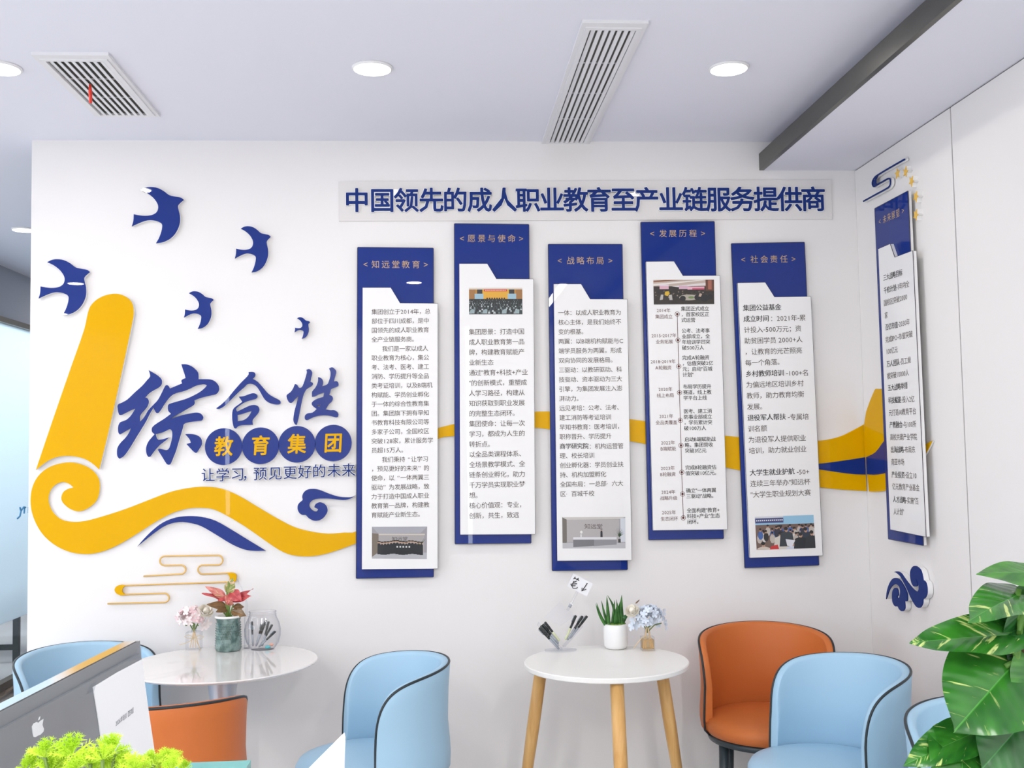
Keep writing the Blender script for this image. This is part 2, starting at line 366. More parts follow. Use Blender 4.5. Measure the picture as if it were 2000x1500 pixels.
for (x, y), nm in zip(((-2.6, -3.55), (-1.387, -3.55), (-0.17, -3.62), (-2.6, -0.8), (-3.9, -2.2), (-3.9, -4.6), (-2.26, 3.6)),
    ('behind the camera, second row, leftmost', 'behind the camera, second row, middle', 'behind the camera, second row, nearest the long straight light', 'far left of the short air vent, beyond the photo edge', 'left of the camera, farthest from the boards', 'at the rear left corner of the room', 'deep in the corridor beyond the wall end')):
    downlight(x, y, 'round ceiling light '+nm)
def linear(x, y0, y1, e, label):
    t = thing('linear_light', label, 'ceiling light', (x, (y0+y1)/2, ZC-0.03))
    add('housing', *box(x-0.035, x+0.035, y0, y1, ZC-0.03, ZC), 'lamprim', parent=t)
    add('diffuser', *box(x-0.028, x+0.028, y0+0.01, y1-0.01, ZC-0.034, ZC-0.030), 'lamp', parent=t)
    ld = bpy.data.lights.new('lamp_light', 'AREA'); ld.shape = 'RECTANGLE'; ld.size = 0.055; ld.size_y = abs(y1-y0)-0.04; ld.energy = e; ld.color = (1.0, 0.985, 0.955)
    lo = bpy.data.objects.new('lamp_light', ld); COL.objects.link(lo); lo.parent = t; lo.location = (0, 0, -0.006)
linear(0.94, -5.6, -3.55, LIN, 'long straight ceiling light behind the camera on the right')
linear(-1.0, -5.6, -4.2, LIN, 'long straight ceiling light behind the camera in the middle')
linear(-3.2, -5.6, -1.2, LIN*1.5, 'long straight ceiling light over the left of the room')
# air vents
def vent(x0, x1, y0, y1, mx, label, nsl, red=None):
    t = thing('air_vent', label, 'air vent', ((x0+x1)/2, (y0+y1)/2, ZC-0.012))
    X0, X1, Y0, Y1 = x0-mx, x1+mx, max(y0-0.045, -5), min(y1+0.02, -0.001)
    fr = merge(box(X0, x0, Y0, Y1, ZC-0.010, ZC), box(x1, X1, Y0, Y1, ZC-0.010, ZC), box(x0, x1, Y0, y0, ZC-0.010, ZC), box(x0, x1, y1, Y1, ZC-0.010, ZC),
               box(x0-0.015, x0, y0-0.015, y1, ZC-0.014, ZC-0.01), box(x1, x1+0.015, y0-0.015, y1, ZC-0.014, ZC-0.01), box(x0, x1, y0-0.015, y0, ZC-0.014, ZC-0.01))
    add('frame', *fr, 'ventw', parent=t)
    add('duct_backing', *box(x0, x1, y0, y1, ZC-0.0012, ZC-0.0004), 'ventd', parent=t)
    p = (x1-x0)/nsl
    for i in range(nsl):
        a = x0+p*i+p*0.30
        V, F = box(a, a+p*0.58, y0, y1, ZC-0.0085, ZC-0.0060)
        V = [(x, y, z-(0.003 if x > a+p*0.3 else 0)) for x, y, z in V]
        add('slat', V, F, 'ventw', parent=t)
    k = 2 if (y1-y0) < 0.8 else 3
    for i in range(1, k+1):
        y = y0+(y1-y0)*i/(k+1); add('cross_bar', *box(x0, x1, y-0.002, y+0.002, ZC-0.005, ZC-0.002), 'ventw', parent=t)
vent(0.463, 0.603, -1.178, -0.015, 0.028, 'long narrow white ceiling air vent right of centre, reaching the wall', 7)
vent(-1.213, -1.035, -0.89, -0.346, 0.028, 'short white ceiling air vent at the top left with a red ribbon', 8)
p0, p1 = hit(176, 165, 2, ZC-0.012), hit(177, 201, 1, hit(176, 165, 2, ZC-0.012)[1]-0.01)
add('red_ribbon', *tube([p0, (p0[0]+0.001, p0[1], (p0[2]*0.6+p1[2]*0.4)), p1], [0.004, 0.0065, 0.005], 6), 'red', smooth=True, label='short red ribbon hanging from the slats of the left air vent', cat='ribbon')
# corridor on the left: glass partition, bulkhead, far floor
struct('floor_corridor', *box(-5.1, -3.2, -5.8, 7.2, -0.1, 0.0), 'floor')
struct('floor_hall', *box(-3.2, 3.2, 5.0, 7.2, -0.1, 0.0), 'floor')
struct('trim_2', *box(-2.90, -1.7, 1.2, 5.0, 0.0, 0.004), 'carpet')
struct('wall_far', *box(-5.1, 3.2, 7.08, 7.2, 0, ZC), 'wall')
struct('wall_left', *merge(box(-5.22, -5.1, -5.8, 7.2, 0, 0.9), box(-5.22, -5.1, -5.8, 7.2, 2.3, ZC), box(-5.22, -5.1, -0.4, 7.2, 0.9, 2.3)), 'wall')
fill_win = struct('window_1', *merge(box(-5.17, -5.13, -5.8, -0.4, 0.9, 0.95), box(-5.17, -5.13, -5.8, -0.4, 2.25, 2.3), box(-5.17, -5.13, -3.1, -3.05, 0.9, 2.3)), 'tframe')  # unseen window opening added on the left for soft cool fill light
ld = bpy.data.lights.new('window_daylight', 'AREA'); ld.shape = 'RECTANGLE'; ld.size = 5.3; ld.size_y = 1.3; ld.energy = FILL_WIN; ld.color = (0.78, 0.88, 1.0)  # added area lamp in that opening, cool fill for the room
lo = bpy.data.objects.new('window_daylight', ld); COL.objects.link(lo); lo.location = (-5.2, -3.1, 1.6); lo.rotation_euler = (math.radians(90), 0, math.radians(-90))
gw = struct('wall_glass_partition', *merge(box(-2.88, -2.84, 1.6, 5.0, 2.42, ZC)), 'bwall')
add('top_rail', *box(-2.885, -2.825, 1.6, 5.0, 2.385, 2.42), 'tframe', parent=gw)
add('bottom_rail', *box(-2.885, -2.825, 1.6, 5.0, 0.0, 0.05), 'tframe', parent=gw)
add('frosted_film', *box(-2.862, -2.858, 1.6, 5.0, 0.42, 2.385), 'frost', parent=gw)
add('glass_pane', *box(-2.864, -2.856, 1.6, 5.0, 0.05, 0.42), 'pane', parent=gw)
for k, (px, ya, yb) in enumerate(((912, 622, 1085), (446, 758, 1005))):        # tall slit windows in the rear wall, seen mirrored in the glossy boards
    h0, h1 = hit(px, ya, 1, 5.79), hit(px, yb, 1, 5.79); z1 = min(h0[2], 2.66); z0 = max(0.1, h1[2])
    w_ = struct('window_%d' % (k+2), *merge(box(h0[0]-0.05, h0[0]-0.02, -5.80, -5.775, z0, z1), box(h0[0]+0.02, h0[0]+0.05, -5.80, -5.775, z0, z1), box(h0[0]-0.05, h0[0]+0.05, -5.80, -5.775, z1, z1+0.03), box(h0[0]-0.05, h0[0]+0.05, -5.80, -5.775, z0-0.03, z0)), 'lamprim')
    add('pane', *box(h0[0]-0.018, h0[0]+0.018, -5.798, -5.79, z0, z1), 'winlight', parent=w_)
# tables in the room behind the glass
for k, y in enumerate((3.0, 4.1)):
    t = thing('desk', ['dark desk with a white cloth seen low behind the glass partition', 'second dark desk farther behind the glass partition'][k], 'desk', (-3.6, y, 0))
    add('desk_top', *box(-4.2, -3.05, y-0.35, y+0.35, 0.62, 0.66), 'farwood', parent=t)
    for sx in (-4.15, -3.1):
        for sy in (y-0.3, y+0.3): add('leg', *box(sx-0.02, sx+0.02, sy-0.02, sy+0.02, 0, 0.62), 'farwood', parent=t)
    add('foot_rail', *box(-4.15, -3.1, y-0.31, y-0.29, 0.1, 0.14), 'farwood', parent=t)
# blue line mark and letters on the film
def film(px, py): return tuple(hit(px, py, 0, -2.854))
fl = merge(*[tube([film(*p) for p in s], 0.006, 5) for s in (((34, 1013), (39, 1008), (41, 998), (39, 991)), ((41, 998), (47, 990)), ((45, 991), (50, 991)), ((48, 992), (47, 1003)))])
add('film_mark', *fl, 'logo_blue', parent=gw, label='blue line mark on the frosted film', kind='stuff')
add('film_letters', *merge(*[box(-2.855, -2.852, film(54, 994)[1], film(56.5, 994)[1], film(54, y)[2], film(54, y-1.6)[2]) for y in (993, 997, 1001)]), 'logo_blue', parent=gw, kind='stuff')
# ------------------------------------------------------------------ glyphs
_G = {}
def glyphs(chars, bold):
    """fill outline meshes of the characters, cached; em = 1, vertically centred"""
    todo = [c for c in sorted(set(chars)) if (c, bold) not in _G and c != ' ']
    if not todo: return
    if ('国', bold) not in _G and '国' not in todo: todo.insert(0, '国')
    obs = []
    for c in todo:
        cu = bpy.data.curves.new('glyph', 'FONT'); cu.body = c; cu.size = 1.0; cu.resolution_u = 2
        o = bpy.data.objects.new('glyph', cu); COL.objects.link(o); obs.append((c, o, cu))
    dg = bpy.context.evaluated_depsgraph_get(); dg.update()
    raw = {}
    for c, o, cu in obs:
        me = bpy.data.meshes.new_from_object(o.evaluated_get(dg))
        V = np.zeros(len(me.vertices)*3); me.vertices.foreach_get('co', V); V = V.reshape(-1, 3)[:, :2]
        F = []
        for p in me.polygons:
            f = tuple(p.vertices)
            a = sum(V[f[i]][0]*V[f[(i+1) % len(f)]][1]-V[f[(i+1) % len(f)]][0]*V[f[i]][1] for i in range(len(f)))
            F.append(f if a > 0 else f[::-1])
        raw[c] = (V, F)
        COL.objects.unlink(o); bpy.data.objects.remove(o); bpy.data.curves.remove(cu); bpy.data.meshes.remove(me)
    if ('_', bold) not in _G:
        V = raw['国'][0]; s = 0.86/(V[:, 0].max()-V[:, 0].min()); cy = (V[:, 1].max()+V[:, 1].min())/2; x0 = V[:, 0].min()*s-0.07
        _G[('_', bold)] = (s, cy, x0)
    s, cy, x0 = _G[('_', bold)]
    for c in todo:
        V, F = raw[c]
        if len(V) == 0: _G[(c, bold)] = (np.zeros((0, 2)), [], 0.5); continue
        V = np.c_[V[:, 0]*s-x0, (V[:, 1]-cy)*s]
        if ord(c) < 0x2000 and c != '·':
            wd = V[:, 0].max()-V[:, 0].min(); V[:, 0] += 0.04-V[:, 0].min(); adv = wd+0.09
            if c in '0123456789': V[:, 0] += (0.56-wd)/2-0.04; adv = 0.56
        else: adv = 1.0
        if c in '“”': V[:, 0] += -V[:, 0].min()+(0.5 if c == '“' else 0.1)
        if c == '·': adv = 0.9
        if c == '-': V[:, 1] += 0.09; V[:, 0] = V[:, 0]*1.25
        _G[(c, bold)] = (V, F, adv)
THIN, BOLD = 0.0, 0.014
def shifts(b):
    if b <= 0: return [(0, 0)]
    if b < 0.02: return [(-b, 0), (b, 0), (0, b*0.5)]
    return [(b*math.cos(math.pi*k/4), b*math.sin(math.pi*k/4)) for k in range(8)]+[(0, 0)]
class Ink:
    def __init__(s): s.V, s.F = [], []
    def line(s, txt, plane, off, L, R, size=None, bold=THIN, mode='left', slant=0.0):
        """L,R: (u,v) at the vertical centre of the line; size = em in metres; the run is fitted between L and R when both are given"""
        glyphs(txt, bold)
        L = np.array(L, float); pos = 0.0; items = []
        for ch in txt:
            if ch == ' ': pos += 0.3; continue
            V, F, adv = _G[(ch, bold)]; items.append((V, F, pos)); pos += adv
        if R is not None:
            R = np.array(R, float); d = (R-L)/pos; sz = size or np.linalg.norm(d)
        else: sz = size; d = np.array([size, slant*size])
        if mode == 'centre': L = L-d*pos/2
        up = np.array([0.0, 1.0])*sz
        for V, F, x in items:
            for k, (ha, hb) in enumerate(shifts(bold)):
                o = len(s.V)
                for a, b in V:
                    p = L+d*(a+x+ha)+up*(b+hb); s.V.append(plane.pos(p[0], p[1], off+k*0.00002))
                s.F.extend([tuple(i+o for i in f) for f in F])
    def build(s, name, m, parent, label=None, kind='stuff'):
        return add(name, s.V, s.F, m, parent=parent, label=label, kind=kind) if s.V else None
def letter(ch, plane, c_px, em_px, off0, off1, face, body, parent, name='letter', label=None, bold=0.03, grow=0.05, cat=None, sx=1.0, shear=0.0):
    """one raised character: pale outline body and coloured face on it"""
    glyphs(ch, bold); c = plane.uv(*c_px, off1); c2 = plane.uv(c_px[0]+em_px, c_px[1], off1); em = c2[0]-c[0]
    def solid(b, o0, o1):
        V, F, adv = _G[(ch, bold)]; cx = 0.5 if adv == 1.0 else V[:, 0].mean(); out = []
        for k, (ha, hb) in enumerate(shifts(b)):
            out.append(extrude([((c[0]+(x-cx+ha)*em*sx+shear*y*em), c[1]+(y+hb)*em) for x, y in V], F, plane, o0, o1+k*0.00002))
        return merge(*out)
    o = None
    if body is not None:
        Vb, Fb = solid(bold+grow, off0, off1-0.002)
        o = add(name, Vb, Fb, body, parent=parent, label=label, cat=cat)
    Vf, Ff = solid(bold, off1-0.002 if body is not None else off0, off1)
    if o is None: return add(name, Vf, Ff, face, parent=parent, label=label, cat=cat)
    add('face', Vf, Ff, face, parent=o); return o

# ------------------------------------------------------------------ title strip
P_ = [BACK.uv(*p, 0.008) for p in ((661, 354.5), (1624, 351), (1626, 428), (661.5, 431.5))]
cx = (P_[0][0]+P_[1][0])/2
title = thing('title_sign', 'long pale acrylic strip with large blue characters above the blue boards', 'sign', (cx, -0.004, P_[3][1]))
uv, tr = fill([P_]); add('backing_strip', *extrude(uv, tr, BACK, 0.0, 0.006), 'sign_ac', parent=title)
cxs = [697, 746.5, 793.5, 842.5, 889, 937, 985, 1031, 1078, 1124.5, 1170.4, 1217.5, 1263.5, 1310.5, 1357, 1403.5, 1450, 1496.5, 1543, 1588.6]
for ch, x in zip('中国领先的成人职业教育至产业链服务提供商', cxs):
    letter(ch, BACK, (x, 391.8-(x-697)*0.0027), 48, 0.006, 0.015, 'blue2', 'glyphwhite', title, bold=0.021, grow=0.028)

# ------------------------------------------------------------------ slogan, calligraphy, discs
sl = thing('slogan_sign', 'row of small blue characters on the wall under the four blue discs', 'sign', (BACK.uv(545, 935, 0.02)[0], -0.004, BACK.uv(545, 938, 0.02)[1]))
for ch, x, y in zip('让学习，预见更好的未来', (406.4, 434.9, 464, 486, 508, 537.6, 566.4, 595.2, 623.2, 652.5, 680.8), (928, 928, 926.4, 926, 925.6, 924.8, 923.2, 922, 920.5, 919.2, 918.4)):
    letter(ch, BACK, (x, y), 27, 0.0, 0.016, 'blue2', 'glyphwhite', sl, bold=0.0, grow=0.04)
Z1 = [(523,150),(560,170),(620,205),(665,240),(690,275),(693,310),(680,345),(640,378),(580,410),(530,445),(478,498),(510,512),(525,545),(520,580),(505,615),(470,660),(430,705),(412,745),(412,808),(440,780),(475,735),(520,660),(585,590),(640,530),(690,440),(735,350),(755,340),(775,350),(795,383),(850,360),(950,318),(940,290),(945,275),(970,260),(993,250),(985,215),(960,140),(940,75),(1000,75),(1060,95),(1110,130),(1150,175),(1158,215),(1158,265),(1240,265),(1320,270),(1370,295),(1410,340),(1422,380),(1418,410),(1400,440),(1370,460),(1300,475),(1200,500),(1105,535),(1110,570),(1095,595),(1040,630),(960,675),(785,775),(850,755),(960,720),(1060,700),(1130,690),(1180,700),(1215,735),(1218,765),(1200,790),(1150,798),(1060,808),(1000,822),(970,840),(960,880),(930,980),(900,1080),(870,1180),(830,1280),(800,1345),(775,1355),(750,1340),(700,1260),(640,1165),(660,1150),(700,1158),(750,1168),(780,1150),(800,1100),(820,1020),(825,960),(815,915),(790,902),(740,925),(680,950),(612,962),(625,1010),(645,1038),(700,1030),(785,1005),(740,1045),(680,1090),(620,1150),(570,1215),(545,1250),(520,1255),(500,1225),(490,1170),(495,1120),(520,1060),(560,1010),(600,966),(570,940),(562,900),(580,865),(640,820),(720,770),(808,705),(775,670),(768,625),(775,590),(810,572),(900,545),(1000,515),(1090,475),(1180,425),(1240,375),(1265,345),(1235,330),(1180,335),(1120,350),(1040,390),(960,420),(880,440),(820,470),(770,520),(720,590),(680,655),(650,690),(630,697),(610,680),(585,625),(540,700),(490,800),(430,900),(380,980),(320,1080),(250,1190),(200,1250),(150,1278),(125,1245),(120,1180),(130,1130),(170,1070),(220,1020),(265,960),(300,888),(250,915),(200,945),(155,970),(137,940),(137,860),(160,815),(210,795),(250,775),(300,725),(355,640),(300,660),(240,690),(170,722),(145,710),(130,640),(132,590),(180,565),(250,525),(340,440),(440,350),(510,270),(540,235),(540,200)]
Z2 = [(988,965),(1040,962),(1100,968),(1150,985),(1190,1020),(1203,1070),(1195,1110),(1170,1150),(1145,1190),(1125,1205),(1100,1190),(1060,1150),(1005,1090),(1060,1075),(1050,1040),(1020,1000)]
H1 = [(557,175),(600,172),(635,182),(645,210),(635,235),(607,262),(640,275),(680,305),(740,370),(810,450),(880,495),(940,525),(965,550),(965,575),(940,587),(880,583),(820,565),(770,530),(730,470),(690,400),(650,350),(600,325),(545,328),(500,370),(430,430),(350,510),(280,580),(230,620),(180,643),(150,642),(148,632),(200,595),(280,520),(380,400),(460,310),(530,240),(557,205)]
H2 = [(432,487),(490,482),(540,465),(600,445),(640,447),(668,470),(670,495),(650,515),(600,530),(530,550),(470,582),(425,614),(398,645),(410,678),(450,660),(520,625),(580,600),(630,593),(670,605),(695,640),(690,680),(660,725),(610,785),(612,845),(560,848),(480,852),(430,862),(405,885),(390,893),(370,880),(352,800),(348,720),(356,660),(378,626),(430,588),(477,553),(455,520)]
H2h = [(418,720),(470,710),(530,690),(597,670),(570,720),(530,765),(480,790),(420,800)]
X1 = [(1293,145),(1330,135),(1360,160),(1368,190),(1355,250),(1345,295),(1375,310),(1375,335),(1350,360),(1300,390),(1275,425),(1250,490),(1230,580),(1210,680),(1190,780),(1170,848),(1150,840),(1130,800),(1130,750),(1145,660),(1165,590),(1195,475),(1150,520),(1115,560),(1085,567),(1060,540),(1042,490),(1045,465),(1090,430),(1120,390),(1140,345),(1148,325),(1175,335),(1200,372),(1230,370),(1250,340),(1275,270),(1295,200),(1300,170)]
X2 = [(1582,128),(1620,112),(1650,130),(1673,160),(1670,200),(1655,250),(1645,293),(1685,292),(1702,315),(1700,350),(1650,375),(1610,395),(1600,430),(1585,465),(1620,480),(1632,510),(1620,545),(1580,585),(1540,650),(1600,660),(1650,660),(1685,680),(1702,710),(1695,745),(1670,752),(1620,738),(1560,728),(1480,728),(1420,738),(1360,760),(1310,785),(1285,783),(1272,760),(1278,725),(1310,700),(1370,690),(1425,645),(1370,600),(1362,570),(1380,545),(1430,515),(1510,490),(1520,438),(1460,455),(1400,485),(1365,490),(1365,430),(1380,405),(1410,370),(1440,300),(1443,238),(1480,250),(1505,285),(1505,325),(1495,355),(1560,330),(1580,290),(1600,220),(1600,170)]
X2h = [(1425,598),(1475,588),(1455,618)]
def character(name, label, pieces, s, ox, oy):
    xs = [p for l in pieces for p in zp(l[0], ox, oy, s)]
    c = BACK.uv(sum(p[0] for p in xs)/len(xs), max(p[1] for p in xs), 0.02)
    t = thing(name, label, 'wall lettering', (c[0], -0.004, c[1]))
    for l in pieces: plate('stroke', None, None, [zp(q, ox, oy, s) for q in l], BACK, 0.02, 'blue', parent=t)
character('wall_character', 'largest blue brush-written character, beside the big yellow pen shape', [[Z1], [Z2]], 6.521, 210, 700)
character('wall_character', 'blue brush-written character with a roof-like top, middle of the three', [[H1], [H2, H2h]], 6.523, 400, 700)
character('wall_character', 'blue brush-written character at the right, nearest the first blue board', [[X1], [X2, X2h]], 6.523, 400, 700)
for ch, (x, y), nm in zip('教育集团', ((436.8, 872.3), (508.8, 870.7), (580, 867.8), (650.9, 865.3)), ('first blue disc with a yellow character, under the largest blue character', 'second blue disc with a yellow character, below the roof-like character', 'third blue disc with a yellow character, left of the disc beside the first board', 'fourth blue disc with a yellow character, beside the first blue board')):
    c = BACK.uv(x, y, 0.02); r = 35.3*4.18/FPX
    t = thing('lettered_disc', nm, 'wall lettering', (c[0], -0.004, c[1]-r), 'blue discs with yellow characters')
    circ = [(c[0]+r*math.cos(2*math.pi*k/48), c[1]+r*math.sin(2*math.pi*k/48)) for k in range(48)]
    uv, tr = fill([circ]); add('disc_body', *extrude(uv, tr, BACK, 0.0, 0.017), 'white_ac', parent=t); add('disc_face', *extrude(uv, tr, BACK, 0.017, 0.02), 'blue', parent=t)
    letter(ch, BACK, (x, y), 39, 0.02, 0.0215, 'yellow', None, t, name='character', bold=0.022, shear=0.06, sx=0.92)

# ------------------------------------------------------------------ birds
B0 = [(783,203),(810,190),(842,186),(880,192),(915,210),(945,232),(980,240),(1010,246),(1026,258),(1005,275),(993,290),(995,310),(1003,345),(1003,385),(992,420),(970,455),(940,480),(905,495),(870,500),(885,475),(897,445),(904,415),(903,393),(885,380),(860,373),(830,371),(800,378),(770,390),(735,406),(744,375),(746,338),(775,344),(810,347),(845,343),(868,332),(880,315),(882,290),(870,265),(848,240),(815,217)]
for (x0, x1, y0, y1), lb in (((735,1026,186,500), 'largest dark blue swallow plaque high on the wall, topmost of the birds'), ((1310,1511,405,663), 'dark blue swallow plaque right of the topmost one'), ((215,502,589,902), 'big dark blue swallow plaque left of the yellow pen top, by the wall end'), ((1026,1192,768,978), 'medium blue swallow plaque above the roof-like blue character'), ((1643,1730,913,1033), 'smallest blue swallow plaque, nearest the first blue board')):
    pts = [(((x-735)/291*(x1-x0)+x0)/2.857, ((y-186)/314*(y1-y0)+y0)/2.857+300) for x, y in B0]
    plate('swallow_plaque', lb, 'wall decoration', [pts], BACK, 0.018, 'blue', group='swallows flying over the wall')

# ------------------------------------------------------------------ yellow pen, wave ribbon, blue crescent and cloud
pen = [(171.5,611.5),(176.8,597.5),(189,585),(206.5,576.5),(227.5,573.7),(245,579),(257.3,590.5),(261,608),(259,625.5),(217,820),(193.6,917),(182,906.5),(164.5,896),(140,890.8),(115.5,891.8),(94.5,899.5),(70,917.7),(103,820),(140,713),(164.5,643)]
plate('pen_plaque', 'big slanting yellow pen-shaped plaque with a round top at the left of the wall', 'wall decoration', [pen], BACK, 0.02, 'yellow')
wv = zp([(410,720),(385,700),(350,690),(310,705),(280,740),(270,785),(280,830),(305,870),(345,900),(400,912),(470,908),(560,885),(700,840),(830,790),(950,745),(1060,722),(1150,716),(1240,728),(1330,765),(1440,830),(1560,900),(1640,940),(1730,965),(1830,978),(1920,972),(1988,965)], 0, 700, 2.857)
wv += [(745,990),(790,890),(830,845),(857,835.7),(880,829.7),(888,828),(960,812),(1045,804.2),(1074,803.8),(1140,806),(1229,818.5),(1261,822.8),(1340,838),(1415,850.7),(1445,853.7),(1530,860.5),(1600,860.7),(1620,858),(1643,851.7),(1667,840),(1687,829)]
wv += [(1692.8,959.2),(1650,956.7),(1600,951.7),(1530,941),(1445,918.8),(1415,912.5),(1340,893),(1261,867.4),(1229,861.6),(1140,846),(1074,838.5),(1045,835.7),(960,840),(888,851.6),(857,856.4),(830,880),(790,960),(750,1030),(720,1052)]
wv += zp([(1988,1032),(1900,1065),(1800,1095),(1720,1105),(1630,1098),(1560,1070),(1470,1010),(1370,940),(1270,880),(1190,842),(1120,834),(1050,838),(970,860),(880,905),(770,975),(680,1030),(600,1068),(530,1088),(470,1092),(400,1083),(320,1050),(250,995),(205,930),(178,860),(170,790),(180,720),(210,660),(260,615),(320,590),(390,580),(450,590),(510,620),(550,670),(556,730),(540,790),(500,830),(450,853),(410,848),(370,825),(343,790),(350,750),(375,730)], 0, 700, 2.857)
rb = plate('wave_ribbon', 'long yellow wave ribbon with a curled end, running behind the blue boards', 'wall decoration', [wv], BACK, 0.011, 'yellow')
def inlay(name, pts, plane, o0, o1, m, parent, label=None, it=3):
    uv, tr = fill([smooth_poly([plane.uv(*p, o1) for p in pts], it)])
    return add(name, *extrude(uv, tr, plane, o0, o1), m, parent=parent, label=label)
inlay('blue_stripe', [(1545,909),(1600,905.7),(1633,901.7),(1667,896.7),(1689.5,893),(1691,927),(1667,926),(1633,921.7),(1600,916.7)], BACK, 0.011, 0.0135, 'blue', rb, 'blue stripe')
cr = zp([(766,1050),(800,1010),(850,960),(910,915),(980,888),(1050,880),(1120,884),(1200,905),(1290,955),(1380,1010),(1483,1073),(1420,1074),(1360,1065),(1290,1035),(1200,980),(1120,935),(1060,918),(1000,913),(930,930),(860,975)], 0, 700, 2.857)
plate('crescent_plaque', 'dark blue curved wave plaque under the hump of the yellow ribbon', 'wall decoration', [cr], BACK, 0.018, 'blue')
cl = zp([(1700,500),(1640,540),(1560,560),(1450,562),(1280,550),(1120,510),(950,450),(780,380),(650,345),(530,340),(440,350),(360,390),(300,460),(275,550),(285,635),(220,690),(165,760),(150,850),(170,930),(220,1000),(290,1035),(370,1038),(430,1100),(500,1150),(580,1183),(670,1187),(770,1160),(850,1100),(910,1020),(945,950),(950,880),(925,800),(870,740),(800,705),(730,697),(660,725),(615,770),(598,830),(640,850),(680,870),(697,890),(670,930),(630,942),(580,925),(520,880),(480,820),(468,760),(490,700),(540,650),(620,615),(730,598),(870,595),(1020,600),(1160,615),(1300,630),(1430,632),(1540,605),(1640,555)], 570, 930, 13.64)
plate('cloud_plaque', 'small dark blue curled cloud plaque with a long tail beside the first board', 'wall decoration', [cl], BACK, 0.02, 'blue')
# thin gold cloud outline
def arc_pts(a, b, side, n=8):
    """half circle from a to b bulging to side (+1 right / -1 left)"""
    cx_, cy_ = (a[0]+b[0])/2, (a[1]+b[1])/2; r = math.hypot(a[0]-b[0], a[1]-b[1])/2; t0 = math.atan2(a[1]-cy_, a[0]-cx_)
    dr = side if a[1] < b[1] else -side
    return [(cx_+r*math.cos(t0+dr*math.pi*k/n), cy_+r*math.sin(t0+dr*math.pi*k/n)) for k in range(n+1)]
g = [(572,397)]+arc_pts((1100,366), (1100,243), 1)+arc_pts((865,248), (865,118), -1)+arc_pts((1620,105), (1600,240), 1)+arc_pts((1400,243), (1390,368), -1)+[(1740,355)]+arc_pts((1800,352), (1790,474), 1)+[(1720,480)]+arc_pts((300,528), (250,655), -1)+arc_pts((870,635), (860,762), 1)+[(70,780)]
gp = [BACK.uv(*p, 0.012) for p in zp(g, 200, 1070, 7.143)]
go = thing('gold_cloud_line', 'thin gold outline of a cloud in long rounded bends, low on the left wall', 'wall decoration', (gp[0][0], -0.004, gp[-1][1]))
Vg, Fg = tube([(u, -0.010, v) for u, v in gp], 0.0032, 6); add('line', Vg, Fg, 'goldline', parent=go, smooth=True)
inlay('end_fill', zp([(250,522),(320,524),(285,560),(272,595),(285,630),(330,655),(250,660),(200,640),(170,595),(180,555),(210,530)], 200, 1070, 7.143), BACK, 0.004, 0.0145, 'yellow', go)
inlay('end_fill', zp([(1730,352),(1820,350),(1860,370),(1870,400),(1862,450),(1845,478),(1760,482),(1775,440),(1772,400),(1755,372)], 200, 1070, 7.143), BACK, 0.004, 0.0145, 'yellow', go)

# ------------------------------------------------------------------ right wall decoration
sp = zp([(693,97),(450,235),(210,380),(160,430),(136,490),(140,545),(165,568),(200,545),(300,490),(410,430),(440,440),(447,480),(445,520),(430,560),(400,590),(200,700),(0,810),(-28,826)], 1690, 300, 8.82)
sp = [RIGHT.uv(*p, 0.015) for p in sp]
so = thing('s_line_plaque', 'thin dark blue S-shaped line with a filled bend above the board on the right wall', 'wall decoration', (XR-0.004, -sp[0][0], sp[-1][1]))
spp = smooth_poly(sp, 3)[:-3]
add('line', *tube([RIGHT.pos(u, v, 0.018) for u, v in spp], 0.0032, 6), 'blue2', parent=so, smooth=True)
add('backing', *tube([RIGHT.pos(u, v, 0.007) for u, v in spp], 0.0058, 6), 'white_ac', parent=so, smooth=True)
inlay('bend_fill', zp([(215,378),(170,420),(140,470),(134,520),(145,555),(165,570),(205,545),(180,510),(180,445)], 1690, 300, 8.82), RIGHT, 0.0165, 0.0195, 'blue2', so, it=1)
for (x, y, rot), lb in zip(((1752,339,0), (1768,335.5,20), (1779.5,354,36), (1788,384,30), (1788,419.5,30)), ('gold star plaque right beside the S-shaped line', 'gold star plaque, topmost of the row on the right wall', 'gold star plaque just above the top corner of the blue board', 'gold star plaque beside the top corner of the blue board', 'gold star plaque, lowest of the row on the right wall')):
    c = RIGHT.uv(x, y, 0.02); r = 0.021
    pts = [(c[0]+(r if k % 2 == 0 else r*0.42)*math.sin(math.radians(rot+36*k)), c[1]+(r if k % 2 == 0 else r*0.42)*math.cos(math.radians(rot+36*k))) for k in range(10)]
    uv, tr = fill([pts]); o = add('star_plaque', *extrude(uv, tr, RIGHT, 0.0, 0.017), 'white_ac', label=lb, cat='wall decoration', group='gold stars on the right wall'); add('face', *extrude(uv, tr, RIGHT, 0.017, 0.020), 'star', parent=o)
